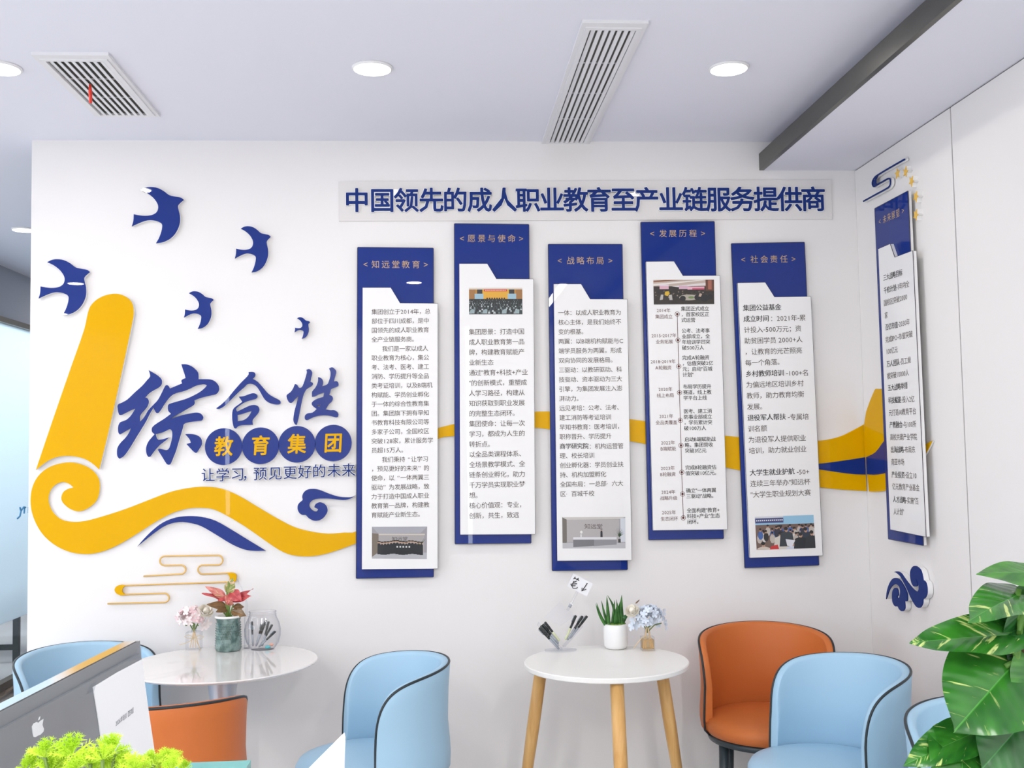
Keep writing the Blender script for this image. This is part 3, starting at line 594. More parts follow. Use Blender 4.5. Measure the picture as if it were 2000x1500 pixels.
# the ribbon goes on round the corner
y1 = plate('corner_ribbon', 'yellow ribbon piece on the right wall rising from the corner behind the board', 'wall decoration',
     [[(1687.5,829),(1708,761.7),(1716,760),(1726,761.7),(1735,790),(1741,853),(1741,900),(1760,895),(1785,884),(1803,870),(1820,861),(1812,878),(1803,893),(1790,915),(1760,945),(1731,958),(1710,960.7),(1697,960)]], RIGHT, 0.011, 'yellow')
inlay('blue_stripe', [(1691.5,893),(1710,883),(1726,861.7),(1738,850),(1745,900),(1740,918),(1713,927),(1693,926.5)], RIGHT, 0.011, 0.0135, 'blue', y1, 'blue stripe')
cL = zp([(325,965),(330,880),(345,780),(380,670),(420,590),(470,535),(530,522),(590,545),(640,600),(690,680),(735,770),(765,850),(772,930),(765,1000),(708,1008),(718,1090),(715,1160),(690,1205),(660,1220),(620,1200),(590,1165),(565,1118),(520,1118),(490,1090),(460,1030),(450,950),(450,850),(465,780),(500,735),(535,730),(565,760),(578,820),(578,880),(560,900),(558,930),(580,952),(600,930),(615,860),(618,780),(600,710),(560,665),(515,650),(460,680),(410,740),(375,820),(350,900)], 1700, 1080, 10.71)
plate('cloud_plaque', 'dark blue curled cloud plaque low on the right wall, the smaller left one', 'wall decoration', [cL], RIGHT, 0.026, 'blue2', face_t=0.004)
cR = zp([(490,400),(540,385),(590,393),(640,425),(700,510),(780,620),(860,720),(920,780),(970,808),(1000,780),(1008,720),(995,640),(975,580),(950,535),(965,600),(982,650),(970,690),(930,705),(885,680),(850,610),(830,500),(828,400),(850,330),(885,285),(930,270),(980,290),(1040,350),(1070,430),(1085,500),(1095,565),(1140,600),(1165,660),(1178,740),(1178,840),(1160,900),(1130,950),(1095,968),(1090,1040),(1070,1100),(1030,1145),(990,1145),(940,1105),(880,1010),(820,890),(750,730),(690,610),(620,490),(570,440),(530,410)], 1700, 1080, 10.71)
plate('cloud_plaque', 'dark blue curled cloud plaque low on the right wall, the larger one nearer the plant', 'wall decoration', [cR], RIGHT, 0.026, 'blue2', face_t=0.004)
# ------------------------------------------------------------------ the six information boards
def lerp(a, b, t): return a+(b-a)*t
def board(label, plane, blue_px, white_px, head, head_y, head_slope, head_em, ob=0.020, ow=0.034):
    B = [plane.uv(*p, ob) for p in blue_px]; W = [plane.uv(*p, ow) for p in white_px]
    c = plane.pos((B[0][0]+B[1][0])/2, B[2][1], 0.004)
    t = thing('information_board', label, 'wall board', c, 'tall blue boards with white text panels')
    uv, tr = fill([B]); rear = add('blue_board', *extrude(uv, tr, plane, 0.0155, ob-0.002), 'white_ac', parent=t)
    add('blue_face', *extrude(uv, tr, plane, ob-0.002, ob), 'blue', parent=rear)
    def rim(pts, o0, o1, wd):                                    # dark edge seen round the board
        V, F = [], []; n = len(pts)
        for i in range(n):
            a, b = np.array(pts[i]), np.array(pts[(i+1) % n]); d = (b-a)/np.linalg.norm(b-a); nn = np.array([-d[1], d[0]])*wd
            q = [a, b, b+nn, a+nn]; k = len(V)
            for p in q: V.append(plane.pos(p[0], p[1], o1))
            for p in q: V.append(plane.pos(p[0], p[1], o0))
            F += [(k, k+3, k+2, k+1), (k+4, k+5, k+6, k+7), (k, k+1, k+5, k+4), (k+1, k+2, k+6, k+5), (k+2, k+3, k+7, k+6), (k+3, k, k+4, k+7)]
        return V, F
    add('edge', *rim(B, ob-0.002, ob+0.0003, 0.0022), 'edge', parent=rear)
    uv, tr = fill([W]); wb = add('white_panel', *extrude(uv, tr, plane, ob, ow), 'white_ac', parent=t)
    add('edge', *rim(W, ow-0.002, ow+0.0002, 0.0012), 'edge', parent=wb)
    for ch, x in head:
        ink = Ink()
        y = head_y+(x-head[0][1])*head_slope; u = plane.uv(x, y, ob+0.0006)
        ink.line(ch, plane, ob+0.0006, u, None, head_em, THIN, 'centre')
        ink.build('bracket' if ch in '<>' else 'heading_character', 'gold', rear, kind=None)
    return t, wb
S = 4.166/FPX        # metres per pixel on the back wall boards
def body(wb, rows, x_of, y_of, em_px, slope=0.0, ow=0.034, indent=1.85):
    thin, bold = Ink(), Ink()
    for i, r in enumerate(rows):
        if not r: continue
        x, y = x_of(i), y_of(i); px = 0.0
        if r[0] == '\t': px = indent; r = r[1:]
        seg = r.split('*')
        for k, sg in enumerate(seg):
            if not sg: continue
            b = BOLD if k % 2 else THIN
            glyphs(sg, b); u = BACK.uv(x+px*em_px, y+px*em_px*slope, ow+0.0006)
            (bold if k % 2 else thin).line(sg, BACK, ow+0.0006, u, None, em_px*S, b, 'left', -slope)
            px += sum(0.3 if c == ' ' else _G[(c, b)][2] for c in sg)
    thin.build('printed_text', 'ink', wb); bold.build('printed_heading', 'inkbold', wb)
class Photo:
    """flat printed picture: coloured shapes with their own colours, in the picture's own 0..1 frame (y down)"""
    def __init__(s, quad, plane=BACK, off=0.0345): s.q = [np.array(plane.uv(*p, off)) for p in quad]; s.pl = plane; s.off = off; s.V, s.F, s.C = [], [], []; s.k = 0
    def m(s, a, b):
        a = min(max(a, 0), 1); b = min(max(b, 0), 1)
        p = (1-b)*((1-a)*s.q[0]+a*s.q[1])+b*((1-a)*s.q[3]+a*s.q[2]); return s.pl.pos(p[0], p[1], s.off+s.k*0.000004)
    def poly(s, pts, c):
        s.k += 1; o = len(s.V)
        for p in pts: s.V.append(s.m(*p)); s.C.append((*c, 1))
        s.F.append(tuple(range(o+len(pts)-1, o-1, -1)))
    def rect(s, a0, b0, a1, b1, c): s.poly([(a0, b0), (a1, b0), (a1, b1), (a0, b1)], c)
    def oval(s, a, b, ra, rb, c, n=10): s.poly([(a+ra*math.cos(2*math.pi*k/n), b+rb*math.sin(2*math.pi*k/n)) for k in range(n)], c)
    def person(s, a, b, h, c, face=(0.5, 0.3, 0.2), ar=2.0):
        w_ = h*0.075; s.poly([(a-w_, b), (a+w_, b), (a+w_*0.9, b-h*0.75), (a+w_*0.35, b-h*0.84), (a-w_*0.35, b-h*0.84), (a-w_*0.9, b-h*0.75)], c)
        s.oval(a, b-h*0.92, h*0.045*ar/1.2, h*0.09, face); s.oval(a, b-h*0.965, h*0.048*ar/1.2, h*0.05, (0.01, 0.01, 0.01))
    def text(s, txt, a0, b, a1, em, c, bold=BOLD):
        glyphs(txt, bold); pos = 0; s.k += 1
        for ch in txt:
            V, F, adv = _G[(ch, bold)]; o = len(s.V)
            for x, y in V: s.V.append(s.m(a0+(a1-a0)*(pos+x)/len(txt), b-y*em)); s.C.append((*c, 1))
            s.F += [tuple(i+o for i in f) for f in F]; pos += 1
    def build(s, parent, label): return add('photo_print', s.V, s.F, 'photo', parent=parent, cols=s.C, label=label)
rng = random.Random(4)

# board 1
t1, w1 = board('first blue board from the left, with a group photo at its foot', BACK,
  [(698.7,483.3),(846.1,485),(846.4,1126.5),(696.1,1129.3)], [(708.3,562),(763,562),(781.3,592.3),(854.8,592.8),(854.8,1110.4),(706.9,1111.8)],
  list(zip('<知远堂教育>', (714, 733.5, 753.2, 772.9, 792.4, 812.5, 831.7))), 516.4, 0.004, 15.8*S)
R1 = ['集团创立于2014年，总', '部位于四川成都，是中', '国领先的成人职业教育', '全产业链服务商。', '\t我们是一家以成人', '职业教育为核心，集公', '考、法考、医考、建工', '消防、学历提升等全品', '类考证培训，以及B端机', '构赋能、学员创业孵化', '于一体的综合性教育集', '团。集团旗下拥有早知', '书教育科技有限公司等', '多家子公司，全国校区', '突破128家，累计服务学', '员超15万人。', '\t我们秉持“让学习', '，预见更好的未来”的', '使命，以“一体两翼三', '驱动”为发展战略，致', '力于打造中国成人职业', '教育第一品牌，构建教', '育赋能产业新生态。']
body(w1, R1, lambda i: 725.6-0.03*i, lambda i: 609.3+18.05*i, 11.2)
p = Photo([(726.5,1028.9),(834.2,1028.5),(833.6,1092),(726.3,1091)])
p.rect(0, 0, 1, 1, (0.30, 0.29, 0.31)); p.rect(0, 0.8, 1, 1, (0.42, 0.42, 0.45)); p.poly([(0, 0), (1, 0), (0.88, 0.2), (0.12, 0.22)], (0.36, 0.36, 0.40)); p.poly([(0, 0.2), (0.12, 0.22), (0.12, 0.8), (0, 0.95)], (0.16, 0.13, 0.10))
p.rect(0.12, 0.22, 0.96, 0.26, (0.55, 0.50, 0.42)); p.rect(0.12, 0.26, 0.95, 0.8, (0.36, 0.34, 0.34)); p.text('知远堂', 0.36, 0.38, 0.65, 0.14, (0.03, 0.02, 0.02))
for k in range(15):
    a = 0.13+0.055*k; p.person(a, 0.86+0.02*math.sin(k), 0.40+0.04*rng.random(), (0.008, 0.01, 0.014))
    if 6 <= k <= 10: p.rect(a-0.014, 0.60, a+0.014, 0.65, (0.6, 0.6, 0.6))
for k in range(7): p.poly([(0.88, 0.55), (0.88+0.12*math.cos(k-3.2)*0.9, 0.42+0.1*math.sin(k*1.3)), (0.885, 0.58)], (0.02, 0.03, 0.01))
p.build(w1, 'printed photo of a row of people in dark clothes')

# board 2
t2, w2 = board('second blue board from the left, with a conference hall photo at its top', BACK,
  [(887.7,437.2),(1032.6,438.6),(1036.9,1060.4),(889,1062)], [(897.2,515.2),(951.6,515.2),(969.3,544.9),(1041.7,545.2),(1045.3,1043.2),(899,1044.1)],
  list(zip('<愿景与使命>', (902.4, 921, 940.7, 960, 979.7, 999.2, 1017.8))), 465.8, 0.003, 15.8*S)
R2 = ['集团愿景：打造中国', '成人职业教育第一品', '牌，构建教育赋能产', '业新生态', '通过"教育+科技+产业', '"的创新模式，重塑成', '人学习路径，构建从', '知识获取到职业发展', '的完整生态闭环。', '集团使命：让每一次', '学习，都成为人生的', '转折点。', '以全品类课程体系、', '全场景教学模式、全', '链条创业孵化，助力', '千万学员实现职业梦', '想。', '核心价值观：专业，', '创新，共生，致远']
body(w2, R2, lambda i: 915.4+0.04*i, lambda i: 648.6+19.95*i, 12.2)
p = Photo([(916,562.4),(1020,562.2),(1020.3,613.9),(916.2,613.9)])
p.rect(0, 0, 1, 1, (0.45, 0.22, 0.03)); p.rect(0, 0, 1, 0.06, (0.65, 0.58, 0.50)); p.rect(0, 0.06, 0.12, 0.42, (0.32, 0.15, 0.04)); p.rect(0.88, 0.06, 1, 0.42, (0.32, 0.15, 0.04))
p.rect(0.25, 0.07, 0.75, 0.42, (0.68, 0.36, 0.03)); p.rect(0.15, 0.06, 0.25, 0.22, (0.02, 0.02, 0.02)); p.rect(0.75, 0.06, 0.85, 0.22, (0.02, 0.02, 0.02)); p.rect(0.28, 0.055, 0.71, 0.135, (0.55, 0.01, 0.01))
for k in range(18): p.rect(0.30+0.022*k, 0.075, 0.314+0.022*k, 0.115, (0.8, 0.5, 0.35))
p.rect(0.105, 0.22, 0.27, 0.42, (0.30, 0.47, 0.56)); p.rect(0.725, 0.22, 0.885, 0.42, (0.30, 0.47, 0.56)); p.rect(0, 0.42, 1, 1, (0.01, 0.014, 0.014))
for k in range(8): p.oval(0.34+0.046*k, 0.40, 0.016, 0.035, (0.01, 0.01, 0.01))
for r in range(9):
    y = 0.46+0.058*r; n = 26-2*r
    for k in range(n):
        c = rng.choice([(0.10, 0.14, 0.14), (0.25, 0.30, 0.30), (0.03, 0.05, 0.05), (0.04, 0.05, 0.06), (0.45, 0.5, 0.5)]); x = (k+0.5+rng.uniform(-.25, .25))/n; s_ = 0.006+0.0022*r
        p.poly([(x-s_, y+s_*2.2), (x+s_, y+s_*2.2), (x+s_*0.7, y-s_), (x-s_*0.7, y-s_)], c)
for x in (0.06, 0.30, 0.66, 0.9): p.poly([(x-0.05, 0.97), (x+0.04, 0.97), (x+0.045, 0.82), (x, 0.80), (x-0.04, 0.86)], (0.28, 0.36, 0.38))
p.build(w2, 'printed photo of a crowded conference hall')

# board 3
t3, w3 = board('third blue board from the left, with a reception desk photo at its foot', BACK,
  [(1071.1,477.5),(1214.9,477.5),(1225.1,1112.4),(1078.8,1114.2)], [(1081.5,555),(1134.8,555),(1152.5,584.5),(1224.9,584.5),(1233.7,1094.1),(1088.6,1095.2)],
  list(zip('<战略布局>', (1093.3, 1114.4, 1133.7, 1153, 1172.2, 1192.2))), 509.2, 0.0, 15.8*S)
R3 = ['一体：以成人职业教育为', '核心主体，是我们始终不', '变的根基。', '两翼：以B端机构赋能与C', '端学员服务为两翼，形成', '双向协同的发展格局。', '三驱动：以教研驱动、科', '技驱动、资本驱动为三大', '引擎，为集团发展注入澎', '湃动力。', '远见考培：公考、法考、', '建工消防等考证培训', '早知书教育：医考培训，', '职称晋升、学历提升', '*商学研究院*：机构运营管', '理、校长培训', '创业孵化器：学员创业扶', '持、机构加盟孵化', '全国布局：一总部·六大', '区·百城千校']
body(w3, R3, lambda i: 1089.9+0.22*i, lambda i: 611.2+18.63*i, 11.45)
p = Photo([(1098,1010.3),(1221.2,1009.7),(1221.6,1070.8),(1098.8,1071.2)])
p.rect(0, 0, 1, 1, (0.34, 0.33, 0.35)); p.poly([(0, 0), (1, 0), (0.9, 0.07), (0.08, 0.08)], (0.55, 0.53, 0.50)); p.rect(0.07, 0.08, 0.9, 0.80, (0.42, 0.40, 0.40)); p.poly([(0, 0), (0.07, 0.08), (0.07, 0.8), (0, 0.95)], (0.16, 0.14, 0.12)); p.rect(0, 0.82, 1, 1, (0.48, 0.48, 0.50))
p.rect(0.92, 0.03, 1, 0.8, (0.60, 0.63, 0.68)); p.text('知远堂', 0.35, 0.30, 0.64, 0.17, (0.05, 0.025, 0.015)); p.rect(0.17, 0.64, 0.86, 0.72, (0.68, 0.68, 0.70)); p.poly([(0.17, 0.72), (0.86, 0.72), (0.86, 0.88), (0.17, 0.96)], (0.17, 0.17, 0.18)); p.poly([(0.5, 0.72), (0.86, 0.72), (0.86, 0.88), (0.5, 0.93)], (0.26, 0.26, 0.28))
p.person(0.62, 0.64, 0.24, (0.02, 0.02, 0.03)); p.rect(0.285, 0.55, 0.305, 0.64, (0.7, 0.7, 0.7)); p.oval(0.30, 0.48, 0.02, 0.05, (0.75, 0.75, 0.7))
for k in range(11):
    a = math.pi*(0.05+0.09*k); p.poly([(0.895, 0.62), (0.90+0.09*math.cos(a), 0.55-0.24*math.sin(a)), (0.905, 0.64)], (0.02, 0.05, 0.015))
p.rect(0.885, 0.70, 0.925, 0.82, (0.04, 0.04, 0.04))
p.build(w3, 'printed photo of a reception desk')

# board 4: the time line
t4, w4 = board('fourth blue board from the left, with a dated time line under a banquet photo', BACK,
  [(1251.8,434.3),(1394.9,432.9),(1412.8,1051.6),(1267.2,1054.1)], [(1262,511.2),(1316.2,510.7),(1333.7,538.8),(1405.8,538.4),(1420.5,1033.9),(1275.6,1035.7)],
  list(zip('<发展历程>', (1274, 1295, 1314, 1333.7, 1353.4, 1373.1))), 456.3, -0.005, 15.8*S)
off = 0.0346
dots = [(1322.8,613.4),(1324.1,664.4),(1325.7,715.5),(1327.1,766.8),(1328.7,821),(1330,869.9),(1331.6,922.3),(1333,964.9),(1334.6,1011.4)]
tl = Ink()
for i, d in enumerate(dots):
    c = BACK.uv(*d, off)
    def ring(r0, r1, n=20):
        o = len(tl.V)
        for k in range(n):
            a = 2*math.pi*k/n
            tl.V.append(BACK.pos(c[0]+r0*math.cos(a), c[1]+r0*math.sin(a), off)); tl.V.append(BACK.pos(c[0]+r1*math.cos(a), c[1]+r1*math.sin(a), off))
        for k in range(n): j = (k+1) % n; tl.F.append((o+2*k, o+2*k+1, o+2*j+1, o+2*j))
    ring(0.0082, 0.0100); ring(0.0001, 0.0048)
    if i < 8:
        e = BACK.uv(*dots[i+1], off); o = len(tl.V)
        for q, s_ in ((c, 1), (e, 1), (e, -1), (c, -1)): tl.V.append(BACK.pos(q[0]+s_*0.0011, q[1], off-0.0001))
        tl.F.append((o, o+1, o+2, o+3))
tl.build('time_line', 'maroon', w4, 'dark red line with ringed dots', kind=None)
left = [('2014年', 1296, 606.4), ('集团成立', 1296.7, 618.4), ('2015-2017年', 1296.7, 655.4), ('业务拓展', 1297.4, 667.6), ('2018-2019年', 1295.1, 706.2), ('A轮融资', 1295.6, 718.2), ('2020年', 1299.6, 760.4), ('线上布局', 1299.6, 772.4), ('2021年', 1301.2, 813), ('全品类覆盖', 1301.7, 825.3), ('2022年', 1304.6, 864.7), ('B端赋能', 1305.3, 876.5), ('2023年', 1304.2, 914.6), ('B轮融资', 1304.6, 926.6), ('2024年', 1305.3, 961.1), ('战略升级', 1306, 973.1), ('2025年', 1306.4, 1001), ('生态闭环', 1307.3, 1013.5)]
ik = Ink()
for s_, x, y in left: ik.line(s_, BACK, off, BACK.uv(x, y, off), None, 8.7*S, THIN, 'centre')
ik.build('printed_dates', 'maroon', w4)
ev = [(1330, 603.2, ['集团正式成立', '，首家校区正', '式运营']), (1331.2, 646.3, ['公考、法考事', '业部成立，全', '年培训学员突', '破500万人']), (1332.3, 698.9, ['完成A轮融资', '，估值突破2亿', '元；启动"百城', '计划"']), (1334.1, 755.4, ['布局学历提升', '赛道，线上教', '学平台上线']), (1335.2, 803.5, ['医考、建工消', '防事业部成立', '，学员累计突', '破100万人']), (1337, 858.4, ['启动B端赋能战', '略，集团营收', '突破3亿元']), (1338.4, 913.5, ['完成B轮融资估', '值突破10亿元。']), (1340, 958.4, ['确立"一体两翼', '三驱动"战略。']), (1341.4, 997.4, ['全面构建"教育+', '科技+产业"生态', '闭环。'])]
ik = Ink()
for x, y, rows in ev:
    for k, r in enumerate(rows): ik.line(r, BACK, off, BACK.uv(x+0.3*k, y+11.05*k, off), None, 9.5*S, 0.010)
ik.build('printed_text', 'inkbold', w4)
p = Photo([(1276,546.8),(1394.5,546.2),(1395,594),(1277,594.8)])
p.rect(0, 0, 1, 1, (0.025, 0.02, 0.015)); p.rect(0, 0, 1, 0.26, (0.50, 0.40, 0.34)); p.poly([(0, 0.1), (0.5, 0.0), (0.2, 0.0), (0, 0.04)], (0.25, 0.10, 0.05)); p.poly([(0, 0.24), (0.85, 0.02), (0.8, 0.0), (0, 0.16)], (0.75, 0.70, 0.66)); p.poly([(0.3, 0.26), (0.88, 0.12), (0.88, 0.22), (0.4, 0.3)], (0.70, 0.66, 0.66))
p.rect(0.10, 0.19, 0.25, 0.38, (0.68, 0.40, 0.48)); p.rect(0.10, 0.19, 0.25, 0.25, (0.7, 0.6, 0.66)); p.rect(0.42, 0.24, 0.56, 0.38, (0.62, 0.40, 0.50)); p.rect(0.56, 0.28, 0.84, 0.40, (0.75, 0.42, 0.50)); p.rect(0.64, 0.34, 0.84, 0.40, (0.55, 0.08, 0.15)); p.rect(0.86, 0.0, 1.0, 0.45, (0.12, 0.04, 0.02)); p.rect(0.90, 0.02, 0.96, 0.40, (0.35, 0.12, 0.08))
for k in range(90):
    x, y = rng.random(), rng.uniform(0.42, 0.75); p.oval(x, y, 0.012, 0.03, rng.choice([(0.02, 0.02, 0.02), (0.05, 0.04, 0.03), (0.18, 0.13, 0.10), (0.30, 0.22, 0.17), (0.02, 0.02, 0.03), (0.01, 0.01, 0.01)]), 7)
p.poly([(0.19, 0.48), (0.25, 0.46), (0.265, 0.55), (0.23, 0.66), (0.18, 0.62)], (0.65, 0.42, 0.03)); p.oval(0.58, 0.72, 0.16, 0.12, (0.40, 0.36, 0.30), 16); p.oval(0.62, 0.72, 0.05, 0.05, (0.15, 0.22, 0.08)); p.poly([(0.25, 0.62), (0.3, 0.6), (0.31, 0.82), (0.26, 0.82)], (0.45, 0.43, 0.40)); p.poly([(0.12, 0.6), (0.16, 0.6), (0.15, 0.8), (0.1, 0.82)], (0.45, 0.43, 0.40))
for x, y, r in ((0.48, 0.76, 0.05), (0.72, 0.72, 0.05), (0.84, 0.75, 0.07), (0.93, 0.7, 0.05)): p.oval(x, y, r, r*2.2, (0.01, 0.01, 0.012), 12)
p.poly([(0.76, 0.55), (0.80, 0.58), (0.78, 0.7), (0.74, 0.68)], (0.48, 0.36, 0.28))
p.build(w4, 'printed photo of a banquet hall')

# board 5
t5, w5 = board('fifth blue board from the left, with a crowd photo at its foot', BACK,
  [(1428.6,476.1),(1570.8,473.4),(1599.1,1103.4),(1455.1,1108.8)], [(1440.9,552.7),(1494.4,551.8),(1512.5,580.4),(1583.5,579.3),(1606.8,1084.8),(1464.7,1089.3)],
  list(zip('<社会责任>', (1451.7, 1473.3, 1492.6, 1511.4, 1531.1, 1549.9))), 507, -0.012, 15.8*S)
R5 = ['*集团公益基金*', '*成立时间*：2021年-累', '计投入-500万元；资', '助贫困学员 2000+人', '，让教育的光芒照亮', '每一个角落。', '*乡村教师培训*-100+名', '为偏远地区培训乡村', '教师，助力教育均衡', '发展。', '*退役军人帮扶*-专属培', '训名额', '为退役军人提供职业', '培训，助力就业创业', '', '*大学生就业护航*-50+', '连续三年举办"知远杯', '"大学生职业规划大赛']
body(w5, R5, lambda i: 1451.1+0.87*i, lambda i: 601.8+21.46*i, 13.05, -0.017)
p = Photo([(1474.4,1009.5),(1588.9,1005.6),(1592.8,1070.2),(1477.8,1074.1)])
p.rect(0, 0, 1, 1, (0.16, 0.10, 0.08)); p.rect(0, 0, 1, 0.25, (0.28, 0.52, 0.70)); p.poly([(0, 0), (0.48, 0.03), (0.48, 0.2), (0, 0.2)], (0.05, 0.06, 0.18)); p.poly([(0, 0), (0.48, 0.0), (0.48, 0.05), (0, 0.05)], (0.6, 0.62, 0.66))
for k in range(14): p.rect(0.02+0.033*k, 0.1, 0.038+0.033*k, 0.14, (0.75, 0.78, 0.8))
cs = [(0.05, 0.12, 0.35), (0.5, 0.45, 0.40), (0.02, 0.02, 0.02), (0.40, 0.20, 0.10), (0.62, 0.60, 0.58), (0.03, 0.03, 0.05), (0.10, 0.18, 0.30)]
for k in range(46):
    x, y = rng.uniform(0.0, 0.98), rng.uniform(0.28, 0.55); p.oval(x, y+0.17, 0.045, 0.14, rng.choice(cs), 9); p.oval(x, y+0.02, 0.018, 0.045, (0.45, 0.25, 0.16), 8); p.oval(x, y-0.01, 0.020, 0.034, (0.01, 0.01, 0.01), 8)
for x, y, c in ((0.42, 0.55, (0.62, 0.58, 0.52)), (0.52, 0.42, (0.03, 0.04, 0.05)), (0.12, 0.85, (0.6, 0.52, 0.45)), (0.85, 0.45, (0.02, 0.03, 0.05)), (0.62, 0.85, (0.6, 0.64, 0.75)), (0.76, 0.6, (0.012, 0.015, 0.018)), (0.95, 0.55, (0.02, 0.025, 0.03))):
    p.poly([(x-0.13, min(1, y+0.5)), (x+0.13, min(1, y+0.5)), (x+0.10, y+0.10), (x, y+0.04), (x-0.10, y+0.10)], c); p.oval(x, y, 0.03, 0.075, (0.48, 0.28, 0.19), 10); p.oval(x-0.005, y-0.035, 0.034, 0.055, (0.01, 0.01, 0.01), 10)
p.poly([(0.25, 0.9), (0.36, 0.86), (0.38, 1), (0.22, 1)], (0.55, 0.03, 0.03)); p.poly([(0.5, 0.7), (0.66, 0.75), (0.6, 0.95), (0.52, 0.9)], (0.72, 0.73, 0.78))
p.build(w5, 'printed photo of a crowd of young people')

# board 6 on the right wall
t6, w6 = board('blue board on the right wall, seen at a slant, all text', RIGHT,
  [(1708.3,407.7),(1773,373.5),(1803,1065),(1735,1052.3)], [(1715.3,486.7),(1738.3,476.7),(1747.3,503),(1782.3,490),(1808.3,1048.3),(1739,1034)],
  list(zip('<未来展望>', (1718.3, 1727.7, 1736.3, 1744.6, 1753.3, 1763.3))), 432.7, -0.47, 15.8*S, ob=0.028, ow=0.042)
L6 = [('*三大战略目标*', 1725, 543.3, 1762.3, 531.7), ('*千校计划*-3年内全', 1726, 568.3, 1775.7, 554), ('国校区突破2000', 1726, 592.7, 1771.7, 579.3), ('家', 1727.7, 616.7, 1733.7, 615), ('*百亿市值*-2030年', 1729, 640, 1776.7, 628.3), ('完成IPO-市值突破', 1729.3, 664.3, 1782.3, 651.7), ('100亿元', 1730.3, 687.3, 1753.3, 682.3), ('*万人团队*-员工规', 1731.7, 711.7, 1779, 702.7), ('模突破10000人', 1732.7, 735, 1775, 727.7), ('*五大战略举措*', 1734, 758.3, 1772.3, 752.7), ('*科技赋能*-投入2亿', 1735, 782.3, 1786, 779), ('元打造AI教育平台', 1736, 806.7, 1789.3, 802.7), ('*产教融合*-与100所', 1737.3, 830, 1789.3, 828.3), ('高校共建产业学院', 1738.3, 854, 1791, 853.3), ('*出海战略*-布局东', 1739.3, 878.3, 1787.7, 878.3), ('南亚市场', 1740.7, 902.3, 1766, 902.7), ('*产业投资*-设立10', 1741.3, 926.7, 1790, 929.3), ('亿元教育产业基金', 1742.7, 950, 1795.7, 953.3), ('*人才战略*-实施"百', 1744, 975, 1794, 979.3), ('人计划"', 1745, 999.3, 1765.7, 1000)]
th, bo = Ink(), Ink(); off = 0.0426
for s_, xa, ya, xb, yb in L6:
    A, B_ = np.array(RIGHT.uv(xa, ya, off)), np.array(RIGHT.uv(xb, yb, off)); seg = s_.split('*'); ws = []
    for k, sg in enumerate(seg):
        glyphs(sg, BOLD if k % 2 else THIN); ws.append(sum(_G[(c, BOLD if k % 2 else THIN)][2] for c in sg))
    pos = 0.0; tot = sum(ws)
    for k, sg in enumerate(seg):
        if sg: (bo if k % 2 else th).line(sg, RIGHT, off, A+(B_-A)*pos/tot, A+(B_-A)*(pos+ws[k])/tot, 12.6*S, BOLD if k % 2 else THIN)
        pos += ws[k]
th.build('printed_text', 'ink', w6); bo.build('printed_heading', 'inkbold', w6)
# ------------------------------------------------------------------ tub chairs
def make_chair(name, m, label, group):
    """tub chair, local frame: sitter faces +x, origin on the floor"""
    root = thing(name, label, 'chair', (0, 0, 0), group)
    TM = math.radians(103); z0 = 0.445; zt = 0.800; N = 64
    def top(t): return 0.50+(zt-0.50-0.04*t*t)*max(0.0, 1-abs(t)**10)**(1/3.6)
    def rad(z):
        q = [(0.44, 0.205), (0.455, 0.236), (0.48, 0.250), (0.53, 0.2495), (0.62, 0.242), (0.72, 0.245), (0.81, 0.252)]
        for i in range(len(q)-1):
            if z <= q[i+1][0] or i == len(q)-2:
                a = (z-q[i][0])/(q[i+1][0]-q[i][0]); a = min(1, max(0, a)); return q[i][1]+(q[i+1][1]-q[i][1])*a
    V, F, rim, low = [], [], [], []
    for i in range(N+1):
        t = math.sin(math.pi*(i/N-0.5)); th = math.pi+t*TM; zz = top(t); c, s_ = math.cos(th), math.sin(th); prof = []
        for k in range(11): z = z0-0.005+(zz-z0+0.005)*k/10; prof.append((rad(z), z))
        ro, th_ = rad(zz), 0.030
        for a in (40, 80, 120, 160): prof.append((ro-th_/2+th_/2*math.cos(math.radians(a)), zz+0.013*math.sin(math.radians(a))))
        for k in range(11): z = zz-(zz-z0)*k/10; prof.append((rad(max(z, 0.5))-th_-0.006*math.sin(math.pi*k/10), z))
        for r, z in prof: V.append((r*c, r*s_, z))
        rim.append(((ro-0.003)*c, (ro-0.003)*s_, zz+0.009)); 
    K = len(prof)
    for i in range(N):
        for k in range(K): F.append((i*K+k, i*K+(k+1) % K, (i+1)*K+(k+1) % K, (i+1)*K+k))
    F.append(tuple(range(K-1, -1, -1))); F.append(tuple(N*K+k for k in range(K)))
    F = [f[::-1] for f in F]
    add('backrest', V, F, m, parent=root, smooth=True, local=True)
    def endp(t, z): th = math.pi+t*TM; r = rad(z)*1.004; return (r*math.cos(th), r*math.sin(th), z)
    pts = [endp(-1, z) for z in (0.45, 0.47)]+rim+[endp(1, z) for z in (0.47, 0.45)]
    add('piping', *tube(pts, 0.0042, 6), 'pipe', parent=root, smooth=True, local=True)
    prof = [(0.0001, 0.452), (0.205, 0.452), (0.226, 0.458), (0.236, 0.475), (0.236, 0.492), (0.226, 0.508), (0.19, 0.518), (0.12, 0.524), (0.0001, 0.526)]
    V, F = lathe(prof, (0.020, 0, 0), 48); add('seat', V, F, m, parent=root, smooth=True, local=True)
    V, F = lathe([(0.0001, 0.425), (0.20, 0.425), (0.222, 0.432), (0.228, 0.452), (0.0001, 0.452)], (0.010, 0, 0), 48); add('seat_frame', V, F, 'cmetal', parent=root, smooth=True, local=True)
    for a in (62, 142, 218, 298):
        c, s_ = math.cos(math.radians(a)), math.sin(math.radians(a))
        add('leg', *tube([(0.20*c, 0.20*s_, 0.43), (0.208*c, 0.208*s_, 0.22), (0.216*c, 0.216*s_, 0.0)], [0.018, 0.015, 0.012], 12), 'cmetal', parent=root, smooth=True, local=True)
    return root
G = 'tub chairs round the two tables'
